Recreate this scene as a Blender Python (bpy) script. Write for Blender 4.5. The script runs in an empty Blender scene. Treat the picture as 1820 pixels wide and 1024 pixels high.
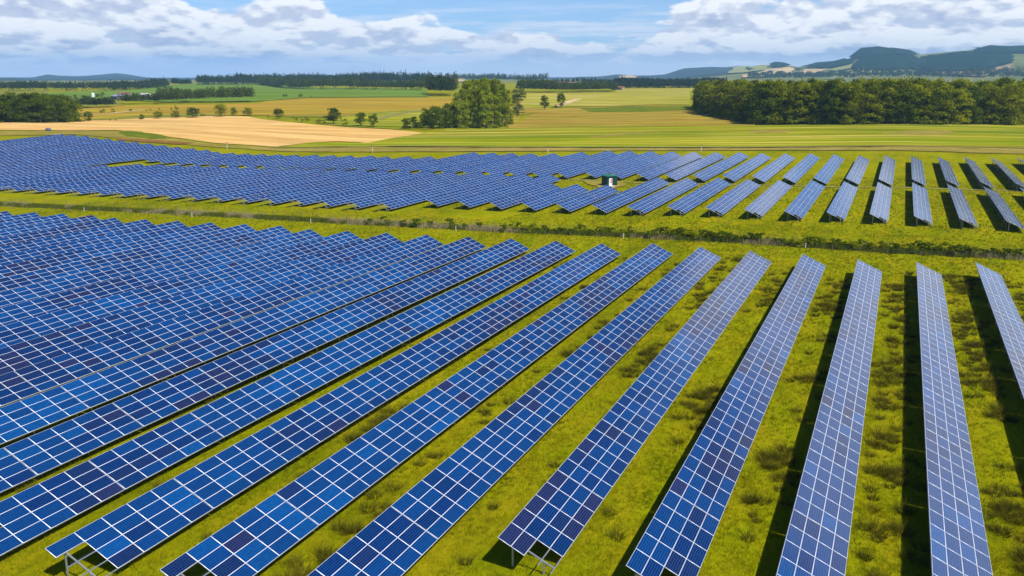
import bpy, math, random
import numpy as np
from mathutils import Vector, Matrix
from mathutils.geometry import delaunay_2d_cdt
random.seed(7)
RNG = np.random.default_rng(11)
scene = bpy.context.scene
COL = scene.collection
R = math.radians

# ------------------------------------------------------------------ camera
ZC = 29.4                                   # drone height above the near field
FPX = 1504.66
RIGHT = np.array([0.91142295, 0.4114708, 0.0])
UP = np.array([-0.10232569, 0.22665517, 0.96858499])
FWD = np.array([-0.39854444, 0.88279059, -0.24868275])
cam_data = bpy.data.cameras.new('camera')
cam_data.sensor_width = 36.0
cam_data.lens = FPX / 1820.0 * 36.0
cam_data.clip_start = 0.5
cam_data.clip_end = 60000.0
cam = bpy.data.objects.new('camera', cam_data)
COL.objects.link(cam)
m = Matrix.Identity(4)
for i in range(3):
    m[i][0] = RIGHT[i]; m[i][1] = UP[i]; m[i][2] = -FWD[i]
m[2][3] = ZC
cam.matrix_world = m
scene.camera = cam

# ------------------------------------------------------------------ light
SUN_EL = R(55.0)
SUN_DIR = Vector((0.92, -0.39, 0.0)).normalized()      # horizontal direction towards the sun
SUN_STRENGTH = 4.9
SKY_STRENGTH = 0.09
scene.view_settings.view_transform = 'Standard'
scene.view_settings.look = 'None'
scene.view_settings.gamma = 1.0
scene.view_settings.use_curve_mapping = False
scene.view_settings.exposure = 0.25
sun_data = bpy.data.lights.new('sun', 'SUN')
sun_data.energy = SUN_STRENGTH
sun_data.angle = R(0.53)
sun_data.color = (1.0, 0.955, 0.88)
sun = bpy.data.objects.new('sun', sun_data)
COL.objects.link(sun)
tosun = Vector((SUN_DIR.x * math.cos(SUN_EL), SUN_DIR.y * math.cos(SUN_EL), math.sin(SUN_EL)))
sun.rotation_euler = tosun.to_track_quat('Z', 'Y').to_euler()

scene.cycles.use_denoising = True
scene.cycles.max_bounces = 6
scene.cycles.diffuse_bounces = 3
scene.cycles.glossy_bounces = 3
scene.cycles.transparent_max_bounces = 6
scene.cycles.volume_bounces = 1


class NT:
    """small helper for building node trees"""
    def __init__(self, tree):
        self.t = tree; self.n = tree.nodes; self.l = tree.links
    def node(self, typ, **kw):
        nd = self.n.new(typ)
        for k, v in kw.items():
            setattr(nd, k, v)
        return nd
    def put(self, sock, v):
        if isinstance(v, (int, float)):
            sock.default_value = v
        elif isinstance(v, (tuple, list)):
            sock.default_value = tuple(v) if len(v) == len(sock.default_value) else tuple(v) + (1.0,)
        else:
            self.l.new(v, sock)
    def math(self, op, a, b=0.0, c=None, clamp=False):
        nd = self.node('ShaderNodeMath', operation=op, use_clamp=clamp)
        self.put(nd.inputs[0], a); self.put(nd.inputs[1], b)
        if c is not None: self.put(nd.inputs[2], c)
        return nd.outputs[0]
    def mix(self, f, a, b):
        nd = self.node('ShaderNodeMix', data_type='RGBA')
        self.put(nd.inputs[0], f); self.put(nd.inputs[6], a); self.put(nd.inputs[7], b)
        return nd.outputs[2]
    def smooth(self, v, a, b, lo=0.0, hi=1.0):
        nd = self.node('ShaderNodeMapRange', interpolation_type='SMOOTHSTEP')
        self.put(nd.inputs[0], v); self.put(nd.inputs[1], a); self.put(nd.inputs[2], b)
        self.put(nd.inputs[3], lo); self.put(nd.inputs[4], hi)
        return nd.outputs[0]
    def noise(self, vec, scale, detail=4.0, rough=0.55, dist=0.0, dim='3D'):
        nd = self.node('ShaderNodeTexNoise', noise_dimensions=dim)
        if vec is not None: self.l.new(vec, nd.inputs['Vector'])
        self.put(nd.inputs['Scale'], scale); self.put(nd.inputs['Detail'], detail)
        self.put(nd.inputs['Roughness'], rough); self.put(nd.inputs['Distortion'], dist)
        return nd.outputs['Fac']
    def xyz(self, x, y, z):
        nd = self.node('ShaderNodeCombineXYZ')
        self.put(nd.inputs[0], x); self.put(nd.inputs[1], y); self.put(nd.inputs[2], z)
        return nd.outputs[0]
    def sep(self, v):
        nd = self.node('ShaderNodeSeparateXYZ'); self.l.new(v, nd.inputs[0])
        return nd.outputs


# ------------------------------------------------------------------ sky
def px_dir(px, py):
    d = FWD + RIGHT * ((px - 910) / FPX) - UP * ((py - 512) / FPX)
    return d / np.linalg.norm(d)

def px_azel(px, py):
    d = px_dir(px, py)
    return math.atan2(d[0], d[1]), math.asin(d[2])

world = bpy.data.worlds.new('World')
scene.world = world
world.use_nodes = True
wt = NT(world.node_tree)
for nd in list(wt.n): wt.n.remove(nd)
wout = wt.node('ShaderNodeOutputWorld')
bg = wt.node('ShaderNodeBackground')
wt.put(bg.inputs['Strength'], SKY_STRENGTH)
wt.l.new(bg.outputs[0], wout.inputs['Surface'])
tc = wt.node('ShaderNodeTexCoord')
sx, sy, sz = wt.sep(tc.outputs['Generated'])
sky = wt.node('ShaderNodeTexSky', sky_type='NISHITA')
sky.sun_disc = False
sky.sun_elevation = SUN_EL
sky.sun_rotation = math.atan2(SUN_DIR.x, SUN_DIR.y)
sky.altitude = 100.0
sky.air_density = 1.0
sky.dust_density = 0.35
sky.ozone_density = 2.2
zlift = wt.math('MAXIMUM', wt.math('ADD', sz, 0.03), 0.02)
wt.l.new(wt.xyz(sx, sy, zlift), sky.inputs['Vector'])
hor = wt.math('SQRT', wt.math('ADD', wt.math('MULTIPLY', sx, sx), wt.math('MULTIPLY', sy, sy)))
el = wt.math('ARCTAN2', sz, hor)
az = wt.math('ARCTAN2', sx, sy)
def cloud_field(dv):
    """billowing field in azimuth / elevation, drawn out into long streaks towards the horizon"""
    e2 = wt.math('MAXIMUM', wt.math('ADD', el, 0.034 + dv), 0.012)
    w = wt.math('MULTIPLY', wt.math('LOGARITHM', e2, math.e), 2.3)
    v = wt.xyz(wt.math('MULTIPLY', az, 10.0), wt.math('MULTIPLY', w, 1.0), 6.1)
    nz = wt.noise(v, 1.0, 9.0, 0.55, 0.08)
    vo = wt.node('ShaderNodeTexVoronoi', feature='F1')
    wt.l.new(v, vo.inputs['Vector']); vo.inputs['Scale'].default_value = 2.6; vo.inputs['Detail'].default_value = 1.5
    vo.inputs['Roughness'].default_value = 0.6
    return wt.math('ADD', nz, wt.math('MULTIPLY', wt.math('SUBTRACT', 0.42, vo.outputs['Distance']), 0.17))
n0 = cloud_field(0.0)
n1 = cloud_field(0.009)
# coverage: visible clouds stand where the photograph's stand, as directions in the sky
cov = None
BLOBS = [  # px, py, half width px, half height px, amount
    (60, 45, 260, 80, .26), (250, 50, 170, 70, .22), (150, 5, 260, 30, .14), (520, 8, 90, 26, .16), (380, 60, 110, 34, .20), (560, 66, 230, 40, .24), (480, 34, 50, 22, .16), (560, 20, 60, 26, .10),
    (757, 28, 42, 18, .24), (880, 4, 80, 22, .22), (860, 76, 190, 26, .26), (930, 72, 80, 14, .12), (700, 60, 120, 26, .14),
    (1290, 40, 130, 48, .30), (1210, 66, 60, 30, .22), (1480, 45, 180, 60, .24), (1700, 35, 220, 60, .26), (1500, 92, 380, 22, .16), (200, 100, 520, 20, .20),
    (1020, 30, 130, 26, -.30), (665, 12, 60, 24, -.24), (385, 2, 50, 12, -.16), (300, 108, 700, 13, .17), (1450, 106, 500, 12, .12), (1000, 98, 250, 10, .08), (-300, 40, 300, 80, .18), (2300, 40, 400, 80, .2), ]  # last blob lies out of view, added to pale the right panels' reflections
REFLECTION_BANKS = [(R(24), R(13), R(26), R(12), .34), (R(-30), R(24), R(22), R(14), -.12)]     # unseen: cloud bank added right, clearing left, to shape panel reflections
for (bx, by, hw, hh, amt) in BLOBS + REFLECTION_BANKS:
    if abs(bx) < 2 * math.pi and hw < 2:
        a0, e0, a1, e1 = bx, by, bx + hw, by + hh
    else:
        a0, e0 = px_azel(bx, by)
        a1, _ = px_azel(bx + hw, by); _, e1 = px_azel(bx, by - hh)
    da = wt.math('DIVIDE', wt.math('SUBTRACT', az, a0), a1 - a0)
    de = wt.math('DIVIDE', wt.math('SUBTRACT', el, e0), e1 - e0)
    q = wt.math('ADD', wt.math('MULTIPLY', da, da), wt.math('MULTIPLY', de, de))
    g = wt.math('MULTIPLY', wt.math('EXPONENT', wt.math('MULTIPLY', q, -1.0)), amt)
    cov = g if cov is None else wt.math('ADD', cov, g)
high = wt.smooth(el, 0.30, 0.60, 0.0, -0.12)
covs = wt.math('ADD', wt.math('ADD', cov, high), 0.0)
dens = wt.math('ADD', n0, covs)
mask = wt.smooth(dens, 0.525, 0.625)
# thin streaky layer low down
vs = wt.xyz(wt.math('MULTIPLY', az, 9.0), wt.math('MULTIPLY', el, 95.0), 9.1)
streak = wt.noise(vs, 1.0, 6.0, 0.6, 0.2)
streak_m = wt.math('MULTIPLY', wt.smooth(streak, 0.40, 0.62), wt.smooth(el, 0.085, 0.045, 0.0, 0.8))
shade = wt.smooth(wt.math('SUBTRACT', n0, n1), -0.10, 0.085)
thick = wt.smooth(dens, 0.66, 0.98)
lit = wt.math('SUBTRACT', wt.math('ADD', wt.math('MULTIPLY', shade, 0.95), 0.28), wt.math('MULTIPLY', thick, 0.34), clamp=True)
fine = wt.noise(wt.xyz(wt.math('MULTIPLY', az, 60.0), wt.math('MULTIPLY', el, 110.0), 1.0), 1.0, 5.0, 0.6)
lit = wt.math('ADD', lit, wt.math('MULTIPLY', wt.math('SUBTRACT', fine, 0.5), 0.55), clamp=True)
K = 1.0 / SKY_STRENGTH
ccol = wt.mix(lit, (0.38 * K, 0.44 * K, 0.63 * K), (0.93 * K, 0.93 * K, 0.95 * K))
scol = (0.70 * K, 0.75 * K, 0.88 * K)
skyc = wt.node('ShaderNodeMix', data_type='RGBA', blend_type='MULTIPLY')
wt.put(skyc.inputs[0], 1.0); wt.l.new(sky.outputs[0], skyc.inputs[6]); wt.l.new(wt.mix(wt.smooth(el, 0.10, 0.50), (0.80, 1.0, 1.36, 1), (0.40, 0.62, 1.05, 1)), skyc.inputs[7])  # upper sky tinted darker to deepen blue reflections in the left panels
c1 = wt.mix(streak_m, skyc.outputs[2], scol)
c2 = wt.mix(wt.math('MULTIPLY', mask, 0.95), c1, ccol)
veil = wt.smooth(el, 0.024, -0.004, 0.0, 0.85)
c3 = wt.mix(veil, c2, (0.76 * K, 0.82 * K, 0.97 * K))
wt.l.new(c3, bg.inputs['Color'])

# ------------------------------------------------------------------ terrain
def ss(a, b, x):
    u = np.clip((x - a) / (b - a), 0, 1)
    return u * u * (3 - 2 * u)

def ridge(points, r0, r1=None):
    """ridge line through the photograph's skyline: azimuth, slope of sight line, distance"""
    az_, sl, rr = [], [], []
    for i, p in enumerate(points):
        d = px_dir(p[0], p[1])
        az_.append(math.atan2(d[0], d[1])); sl.append(d[2] / math.hypot(d[0], d[1]))
        rr.append(p[2] if len(p) > 2 else r0)
    return np.array(az_), np.array(sl), np.array(rr)

RIDGES = [
    (ridge([(-260, 139), (-60, 138), (0, 137.6), (58, 138), (84, 132.3), (101, 134.3), (132, 135.5), (152, 134.8), (175, 133), (208, 130),
            (228, 132.5), (259, 137.6), (305, 141.4), (380, 144)], 9500), 1500),
    (ridge([(-260, 141), (0, 140.5), (16, 139), (40, 142), (76, 145), (120, 147)], 6500), 900),
    (ridge([(990, 143), (1025, 137), (1068, 136), (1096, 132.3), (1134, 134.4), (1159, 134), (1182, 132.3), (1215, 121.7), (1261, 119),
            (1291, 119.6), (1316, 117), (1340, 118), (1402, 121), (1480, 128), (1600, 140)], 8200), 2000),
    (ridge([(1180, 141), (1290, 128), (1340, 118.5), (1366, 115.8), (1402, 116.3), (1422, 119), (1474, 112), (1510, 104), (1523, 94.5), (1540, 89.7), (1584, 88.3),
            (1608, 92.4), (1636, 97), (1677, 93), (1718, 89.7), (1754, 84.7), (1787, 87), (1820, 87.5), (2000, 92), (2200, 110), (2600, 135)], 6200), 2600),
]

def terrain(X, Y):
    """height of the land (world z)"""
    X = np.asarray(X, float); Y = np.asarray(Y, float)
    r = np.hypot(X, Y)
    slope = 0.0165 + 0.003 * ss(160, 240, Y)
    z = slope * np.clip(X, -235, 0) - 0.012 * np.clip(X, 0, 60)
    z = z + 4.3 * ss(235, 350, -X) * ss(150, 260, Y) * (1 - ss(330, 420, Y) * 0.8)
    z = z + 0.6 * ss(85, 30, Y) * ss(0, 45, -X) * ss(-20, 10, Y)
    # gentle swell that carries the big green field and the woods behind it
    z = z + 5.0 * np.exp(-((X + 620) / 330) ** 2 - ((Y - 980) / 260) ** 2)
    z = z + 0.6 * np.sin(X * 0.008 + 1.0) * np.sin(Y * 0.006) * ss(330, 600, r) * (1 - ss(1500, 2500, r))
    z = z - 0.0060 * np.clip(r - 2300, 0, 1e9)
    a = np.arctan2(X, Y)
    for (ra, sl, rr), w in RIDGES:
        top = np.interp(a, ra, sl, left=-1, right=-1)
        Rr = np.interp(a, ra, rr)
        zt = ZC + top * Rr
        u = np.clip((r - (Rr - w)) / w, 0, 1)
        v = np.clip(((Rr + w) - r) / w, 0, 1)
        prof = np.where(r < Rr, u * u * (3 - 2 * u) * 0.75 + 0.25 * u, v * v * (3 - 2 * v))
        zz = z + np.clip(zt - z, 0, None) * prof
        z = np.where(top > -0.9, np.maximum(z, zz), z)
    return z

def tz(x, y):
    return float(terrain(x, y))

def at(px, py, h=0.0, rmax=15000.0):
    """where the sight line of a photograph point meets the land (raised by h)"""
    d = px_dir(px, py)
    s = np.concatenate([np.arange(20, 700, 2.0), np.arange(700, rmax, 12.0)])
    X, Y, Z = d[0] * s, d[1] * s, ZC + d[2] * s
    below = np.nonzero(Z < terrain(X, Y) + h)[0]
    if len(below) == 0:
        i = len(s) - 1
        return float(X[i]), float(Y[i])
    i = below[0]
    a, b = (s[i - 1] if i else 0.0), s[i]
    for _ in range(18):
        c = 0.5 * (a + b)
        if ZC + d[2] * c < terrain(d[0] * c, d[1] * c) + h: b = c
        else: a = c
    return float(d[0] * b), float(d[1] * b)

# ------------------------------------------------------------------ helpers
def tag(o, label=None, cat=None, group=None, kind=None):
    if label: o['label'] = label
    if cat: o['category'] = cat
    if group: o['group'] = group
    if kind: o['kind'] = kind
    return o

def link(name, data, parent=None):
    o = bpy.data.objects.new(name, data)
    COL.objects.link(o)
    if parent: o.parent = parent
    return o

def empty(name, loc=(0, 0, 0), rz=0.0):
    o = link(name, None)
    o.location = loc; o.rotation_euler = (0, 0, rz); o.empty_display_size = 0.3
    return o

def mesh_np(name, V, F, mats, fmat=None, col=None, uv=None, smooth=False):
    """mesh from arrays; F is (n,k) of equal sized faces"""
    me = bpy.data.meshes.new(name)
    V = np.asarray(V, np.float32).reshape(-1, 3); F = np.asarray(F, np.int32)
    n, k = F.shape
    me.vertices.add(len(V)); me.vertices.foreach_set('co', V.ravel())
    me.loops.add(n * k); me.loops.foreach_set('vertex_index', F.ravel())
    me.polygons.add(n)
    me.polygons.foreach_set('loop_start', np.arange(0, n * k, k, dtype=np.int32))
    me.polygons.foreach_set('loop_total', np.full(n, k, np.int32))
    for mt in mats: me.materials.append(mt)
    if fmat is not None: me.polygons.foreach_set('material_index', np.asarray(fmat, np.int32))
    if smooth: me.polygons.foreach_set('use_smooth', np.ones(n, bool))
    if col is not None:      # per face colour or scalar
        c = np.asarray(col, np.float32)
        if c.ndim == 1:
            at_ = me.attributes.new('tint', 'FLOAT', 'FACE'); at_.data.foreach_set('value', c)
        else:
            at_ = me.color_attributes.new('tone', 'FLOAT_COLOR', 'CORNER')
            at_.data.foreach_set('color', np.repeat(np.c_[c, np.ones(len(c))], k, axis=0).astype(np.float32).ravel())
    if uv is not None:
        u = me.uv_layers.new(name='UVMap'); u.data.foreach_set('uv', np.asarray(uv, np.float32).ravel())
    me.update(); me.validate()
    return me

class MB:
    """collects boxes / tubes / quads into one mesh"""
    def __init__(self): self.v = []; self.f = []; self.m = []
    def quad(self, a, b, c, d, mi=0):
        i = len(self.v); self.v += [a, b, c, d]; self.f.append((i, i + 1, i + 2, i + 3)); self.m.append(mi)
    def tri(self, a, b, c, mi=0):
        i = len(self.v); self.v += [a, b, c]; self.f.append((i, i + 1, i + 2)); self.m.append(mi)
    def box(self, c, s, mi=0, rot=None):
        cx, cy, cz = c; hx, hy, hz = s[0] / 2, s[1] / 2, s[2] / 2
        P = [(-hx, -hy, -hz), (hx, -hy, -hz), (hx, hy, -hz), (-hx, hy, -hz), (-hx, -hy, hz), (hx, -hy, hz), (hx, hy, hz), (-hx, hy, hz)]
        if rot is not None: P = [tuple(rot @ Vector(p)) for p in P]
        i = len(self.v); self.v += [(cx + p[0], cy + p[1], cz + p[2]) for p in P]
        for q in ((0, 3, 2, 1), (4, 5, 6, 7), (0, 1, 5, 4), (1, 2, 6, 5), (2, 3, 7, 6), (3, 0, 4, 7)):
            self.f.append(tuple(i + k for k in q)); self.m.append(mi)
    def bar(self, p, q, w, h, mi=0):
        p, q = Vector(p), Vector(q); d = q - p; L = d.length
        rot = d.to_track_quat('Y', 'Z').to_matrix()
        c = (p + q) / 2
        self.box(c, (w, L, h), mi, rot)
    def tube(self, p, q, r0, r1, n=8, mi=0, caps=True):
        p, q = Vector(p), Vector(q); d = (q - p).normalized()
        a = d.orthogonal().normalized(); b = d.cross(a)
        i = len(self.v)
        for (c, r) in ((p, r0), (q, r1)):
            for k in range(n):
                t = 2 * math.pi * k / n
                self.v.append(tuple(c + a * (r * math.cos(t)) + b * (r * math.sin(t))))
        for k in range(n):
            k2 = (k + 1) % n
            self.f.append((i + k, i + k2, i + n + k2, i + n + k)); self.m.append(mi)
        if caps:
            self.f.append(tuple(i + n + k for k in range(n))); self.m.append(mi)
            self.f.append(tuple(i + k for k in reversed(range(n)))); self.m.append(mi)
    def mesh(self, name, mats):
        me = bpy.data.meshes.new(name)
        me.from_pydata([tuple(v) for v in self.v], [], self.f)
        for mt in mats: me.materials.append(mt)
        me.polygons.foreach_set('material_index', self.m)
        me.update()
        return me
    def build(self, name, mats, parent=None):
        return link(name, self.mesh(name, mats if isinstance(mats, (list, tuple)) else [mats]), parent)

# ------------------------------------------------------------------ materials
def mat(name):
    mt = bpy.data.materials.new(name); mt.use_nodes = True
    t = NT(mt.node_tree); b = mt.node_tree.nodes['Principled BSDF']
    return mt, t, b

def simple(name, color, rough=0.6, metal=0.0, vary=0.12, scale=3.0, spec=0.4):
    mt, t, b = mat(name)
    tcn = t.node('ShaderNodeTexCoord')
    n = t.noise(tcn.outputs['Object'], scale, 4.0)
    lo = tuple(c * (1 - vary) for c in color); hi = tuple(min(1, c * (1 + vary)) for c in color)
    t.l.new(t.mix(n, lo + (1,), hi + (1,)), b.inputs['Base Color'])
    b.inputs['Roughness'].default_value = rough; b.inputs['Metallic'].default_value = metal
    b.inputs['Specular IOR Level'].default_value = spec
    return mt

def ground_mat(name, cols, patch=0.02, mid=0.25, fine=2.5, rot=0.0, stretch=1.0, rough=0.95, streak=None, bump=0.0):
    """field surface: three colours blended by noises at different sizes, optional crop rows"""
    mt, t, b = mat(name)
    geo = t.node('ShaderNodeNewGeometry')
    mp = t.node('ShaderNodeMapping'); t.l.new(geo.outputs['Position'], mp.inputs['Vector'])
    mp.inputs['Rotation'].default_value = (0, 0, rot)
    mp2 = t.node('ShaderNodeMapping'); t.l.new(mp.outputs[0], mp2.inputs['Vector'])
    mp2.inputs['Scale'].default_value = (1.0 / stretch, 1.0, 1.0)
    P = mp2.outputs[0]
    a = t.smooth(t.noise(P, patch, 5.0, 0.6), 0.36, 0.64)
    c = t.smooth(t.noise(P, mid, 5.0, 0.62), 0.36, 0.66)
    f = t.noise(mp.outputs[0], fine, 5.0, 0.7)
    x = t.mix(a, cols[0], cols[1])
    x = t.mix(t.math('MULTIPLY', c, 0.75), x, cols[2])
    if streak:
        scl, amt, scol_ = streak
        sxx, syy, szz = t.sep(mp.outputs[0])
        w = t.noise(t.xyz(t.math('MULTIPLY', sxx, 0.004), t.math('MULTIPLY', syy, scl), 0.0), 1.0, 4.0, 0.65)
        x = t.mix(t.math('MULTIPLY', t.smooth(w, 0.48, 0.66), amt), x, scol_)
    big = t.noise(P, patch * 4.0, 6.0, 0.7)
    mid2 = t.noise(P, mid * 3.0, 5.0, 0.7)
    f = t.math('ADD', t.math('MULTIPLY', f, 0.4), t.math('ADD', t.math('MULTIPLY', t.smooth(big, 0.32, 0.68), 0.32), t.math('MULTIPLY', t.smooth(mid2, 0.3, 0.7), 0.28)))
    d = t.mix(f, (0.50, 0.50, 0.50, 1), (1.50, 1.50, 1.50, 1))
    mm = t.node('ShaderNodeMix', data_type='RGBA', blend_type='MULTIPLY')
    t.put(mm.inputs[0], 1.0); t.l.new(x, mm.inputs[6]); t.l.new(d, mm.inputs[7])
    t.l.new(mm.outputs[2], b.inputs['Base Color'])
    b.inputs['Roughness'].default_value = rough
    b.inputs['Specular IOR Level'].default_value = 0.0
    if bump:
        bp = t.node('ShaderNodeBump'); bp.inputs['Strength'].default_value = bump; bp.inputs['Distance'].default_value = 0.3
        t.l.new(t.noise(mp.outputs[0], fine * 0.8, 6.0, 0.7), bp.inputs['Height'])
        t.l.new(bp.outputs[0], b.inputs['Normal'])
    return mt

def leaf_mat(name, dark, light, rough=0.6, trans=0.25):
    """foliage: each clump carries its own tint"""
    mt, t, b = mat(name)
    at_ = t.node('ShaderNodeAttribute'); at_.attribute_name = 'tint'
    oi = t.node('ShaderNodeObjectInfo')
    v = t.math('ADD', at_.outputs['Fac'], t.math('MULTIPLY', t.math('SUBTRACT', oi.outputs['Random'], 0.5), 0.45), clamp=True)
    c = t.mix(v, dark, light)
    t.l.new(c, b.inputs['Base Color'])
    b.inputs['Roughness'].default_value = rough
    b.inputs['Specular IOR Level'].default_value = 0.03
    tr = t.node('ShaderNodeBsdfTranslucent'); t.l.new(c, tr.inputs['Color'])
    mx = t.node('ShaderNodeMixShader'); mx.inputs[0].default_value = trans
    out = t.n['Material Output']
    t.l.new(b.outputs[0], mx.inputs[1]); t.l.new(tr.outputs[0], mx.inputs[2]); t.l.new(mx.outputs[0], out.inputs['Surface'])
    return mt

M = {}
M['grass_ground'] = ground_mat('grass_ground', [(0.245, 0.265, 0.002), (0.16, 0.185, 0.002), (0.25, 0.205, 0.004)], patch=0.07, mid=0.28, fine=2.4, bump=0.8, rot=R(90), stretch=2.5)
M['far_land'] = M['grass_ground']
M['stubble'] = ground_mat('stubble', [(0.62, 0.38, 0.12), (0.66, 0.43, 0.16), (0.54, 0.31, 0.085)], patch=0.012, mid=0.05, fine=0.6, rot=R(-12), stretch=5, streak=(0.30, 0.6, (0.50, 0.31, 0.11, 1)))
M['hay_green'] = ground_mat('hay_green', [(0.175, 0.225, 0.003), (0.075, 0.135, 0.004), (0.30, 0.27, 0.008)], patch=0.014, mid=0.045, fine=0.5, rot=R(-16), stretch=6, streak=(0.16, 0.85, (0.50, 0.39, 0.08, 1)))
M['meadow_brown'] = ground_mat('meadow_brown', [(0.29, 0.175, 0.025), (0.20, 0.17, 0.015), (0.36, 0.27, 0.04)], patch=0.02, mid=0.07, fine=0.4, rot=R(-16), stretch=4, streak=(0.07, 0.4, (0.20, 0.20, 0.02, 1)))
M['field_yellow'] = ground_mat('field_yellow', [(0.28, 0.27, 0.008), (0.20, 0.24, 0.008), (0.40, 0.31, 0.06)], patch=0.008, mid=0.03, fine=0.3, rot=R(-16), stretch=5, streak=(0.05, 0.6, (0.48, 0.36, 0.14, 1)))
M['field_orange'] = ground_mat('field_orange', [(0.36, 0.215, 0.025), (0.27, 0.165, 0.02), (0.36, 0.28, 0.02)], patch=0.010, mid=0.03, fine=0.3, rot=R(-24), stretch=6, streak=(0.035, 0.5, (0.24, 0.20, 0.02, 1)))
M['field_green'] = ground_mat('field_green', [(0.125, 0.20, 0.022), (0.10, 0.175, 0.02), (0.15, 0.225, 0.03)], patch=0.006, mid=0.03, fine=0.3, rot=R(-24), stretch=6, streak=(0.05, 0.3, (0.08, 0.15, 0.03, 1)))
M['field_olive'] = ground_mat('field_olive', [(0.19, 0.20, 0.02), (0.15, 0.17, 0.02), (0.25, 0.22, 0.03)], patch=0.01, mid=0.05, fine=0.4, rot=R(-24), stretch=4)
M['rough_strip'] = ground_mat('rough_strip', [(0.24, 0.19, 0.03), (0.17, 0.17, 0.02), (0.33, 0.24, 0.06)], patch=0.03, mid=0.15, fine=1.0, rot=R(-16), stretch=2)
M['rough_red'] = ground_mat('rough_red', [(0.20, 0.10, 0.025), (0.25, 0.15, 0.035), (0.15, 0.09, 0.02)], patch=0.03, mid=0.2, fine=1.0)
M['reeds_green'] = ground_mat('reeds_green', [(0.11, 0.15, 0.01), (0.15, 0.18, 0.01), (0.09, 0.12, 0.01)], patch=0.03, mid=0.2, fine=1.0)
M['track'] = ground_mat('track', [(0.25, 0.215, 0.09), (0.22, 0.20, 0.06), (0.20, 0.21, 0.03)], patch=0.05, mid=0.4, fine=1.5)
M['ditch'] = ground_mat('ditch', [(0.12, 0.15, 0.006), (0.09, 0.11, 0.006), (0.20, 0.18, 0.04)], patch=0.05, mid=0.4, fine=2.0)
M['hill_grass'] = ground_mat('hill_grass', [(0.15, 0.18, 0.05), (0.12, 0.15, 0.045), (0.22, 0.20, 0.07)], patch=0.0012, mid=0.004, fine=0.02)
M['hill_heath'] = ground_mat('hill_heath', [(0.022, 0.040, 0.042), (0.014, 0.028, 0.034), (0.055, 0.068, 0.048)], patch=0.0009, mid=0.003, fine=0.01)
M['hill_wood'] = ground_mat('hill_wood', [(0.010, 0.028, 0.022), (0.006, 0.020, 0.020), (0.018, 0.038, 0.022)], patch=0.003, mid=0.02, fine=0.06)
M['hill_tan'] = ground_mat('hill_tan', [(0.50, 0.36, 0.17), (0.55, 0.42, 0.22), (0.42, 0.30, 0.15)], patch=0.002, mid=0.01, fine=0.03)
M['hill_brown'] = ground_mat('hill_brown', [(0.28, 0.19, 0.11), (0.24, 0.17, 0.10), (0.33, 0.24, 0.14)], patch=0.002, mid=0.01, fine=0.03)
M['hill_lime'] = ground_mat('hill_lime', [(0.28, 0.29, 0.10), (0.24, 0.26, 0.09), (0.33, 0.31, 0.12)], patch=0.002, mid=0.01, fine=0.03)

M['leaf_mid'] = leaf_mat('leaf_mid', (0.045, 0.070, 0.001, 1), (0.37, 0.39, 0.003, 1), trans=.35)
M['leaf_dark'] = leaf_mat('leaf_dark', (0.024, 0.046, 0.002, 1), (0.16, 0.21, 0.006, 1), trans=.3)
M['leaf_pale'] = leaf_mat('leaf_pale', (0.09, 0.12, 0.025, 1), (0.26, 0.29, 0.07, 1), trans=.3)
M['leaf_poplar'] = leaf_mat('leaf_poplar', (0.09, 0.13, 0.006, 1), (0.36, 0.42, 0.02, 1), trans=.35)
M['leaf_far'] = leaf_mat('leaf_far', (0.020, 0.036, 0.008, 1), (0.10, 0.13, 0.02, 1), trans=.3)
M['leaf_conifer'] = leaf_mat('leaf_conifer', (0.014, 0.030, 0.012, 1), (0.050, 0.075, 0.024, 1))
M['leaf_lime'] = leaf_mat('leaf_lime', (0.09, 0.12, 0.008, 1), (0.19, 0.22, 0.015, 1))
M['blade'] = leaf_mat('blade', (0.130, 0.165, 0.001, 1), (0.36, 0.345, 0.003, 1), trans=0.3)
M['rush'] = leaf_mat('rush', (0.055, 0.060, 0.004, 1), (0.20, 0.165, 0.012, 1), trans=0.15)
M['dry'] = leaf_mat('dry', (0.17, 0.16, 0.03, 1), (0.58, 0.47, 0.27, 1), trans=0.2)
M['bark'] = simple('bark', (0.10, 0.075, 0.05), 0.9, vary=0.3)
M['steel'] = simple('steel', (0.42, 0.44, 0.46), 0.45, 0.6, 0.15, 6)
M['alu'] = simple('alu', (0.74, 0.77, 0.82), 0.38, 0.25, 0.05, 8, spec=0.6)
M['backsheet'] = simple('backsheet', (0.30, 0.31, 0.33), 0.7)
M['wood_post'] = simple('wood_post', (0.20, 0.15, 0.10), 0.9, vary=0.3)
M['white_post'] = simple('white_post', (0.75, 0.73, 0.68), 0.6)
M['wire'] = simple('wire', (0.30, 0.30, 0.30), 0.5, 0.7)
M['kiosk_green'] = simple('kiosk_green', (0.006, 0.050, 0.034), 0.5)
M['kiosk_roof'] = simple('kiosk_roof', (0.02, 0.15, 0.10), 0.45)
M['white_paint'] = simple('white_paint', (0.80, 0.79, 0.76), 0.5, vary=0.04)
M['red_paint'] = simple('red_paint', (0.50, 0.03, 0.05), 0.5)
M['concrete'] = simple('concrete', (0.42, 0.38, 0.33), 0.9)
M['car_grey'] = simple('car_grey', (0.22, 0.25, 0.30), 0.25, 0.5, 0.03)
M['dark_glass'] = simple('dark_glass', (0.02, 0.025, 0.03), 0.08, spec=0.8)
M['rubber'] = simple('rubber', (0.02, 0.02, 0.02), 0.8)
M['roof_red'] = simple('roof_red', (0.28, 0.12, 0.06), 0.8)
M['roof_grey'] = simple('roof_grey', (0.25, 0.26, 0.30), 0.6)
M['wall_pale'] = simple('wall_pale', (0.62, 0.60, 0.56), 0.8)
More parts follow.
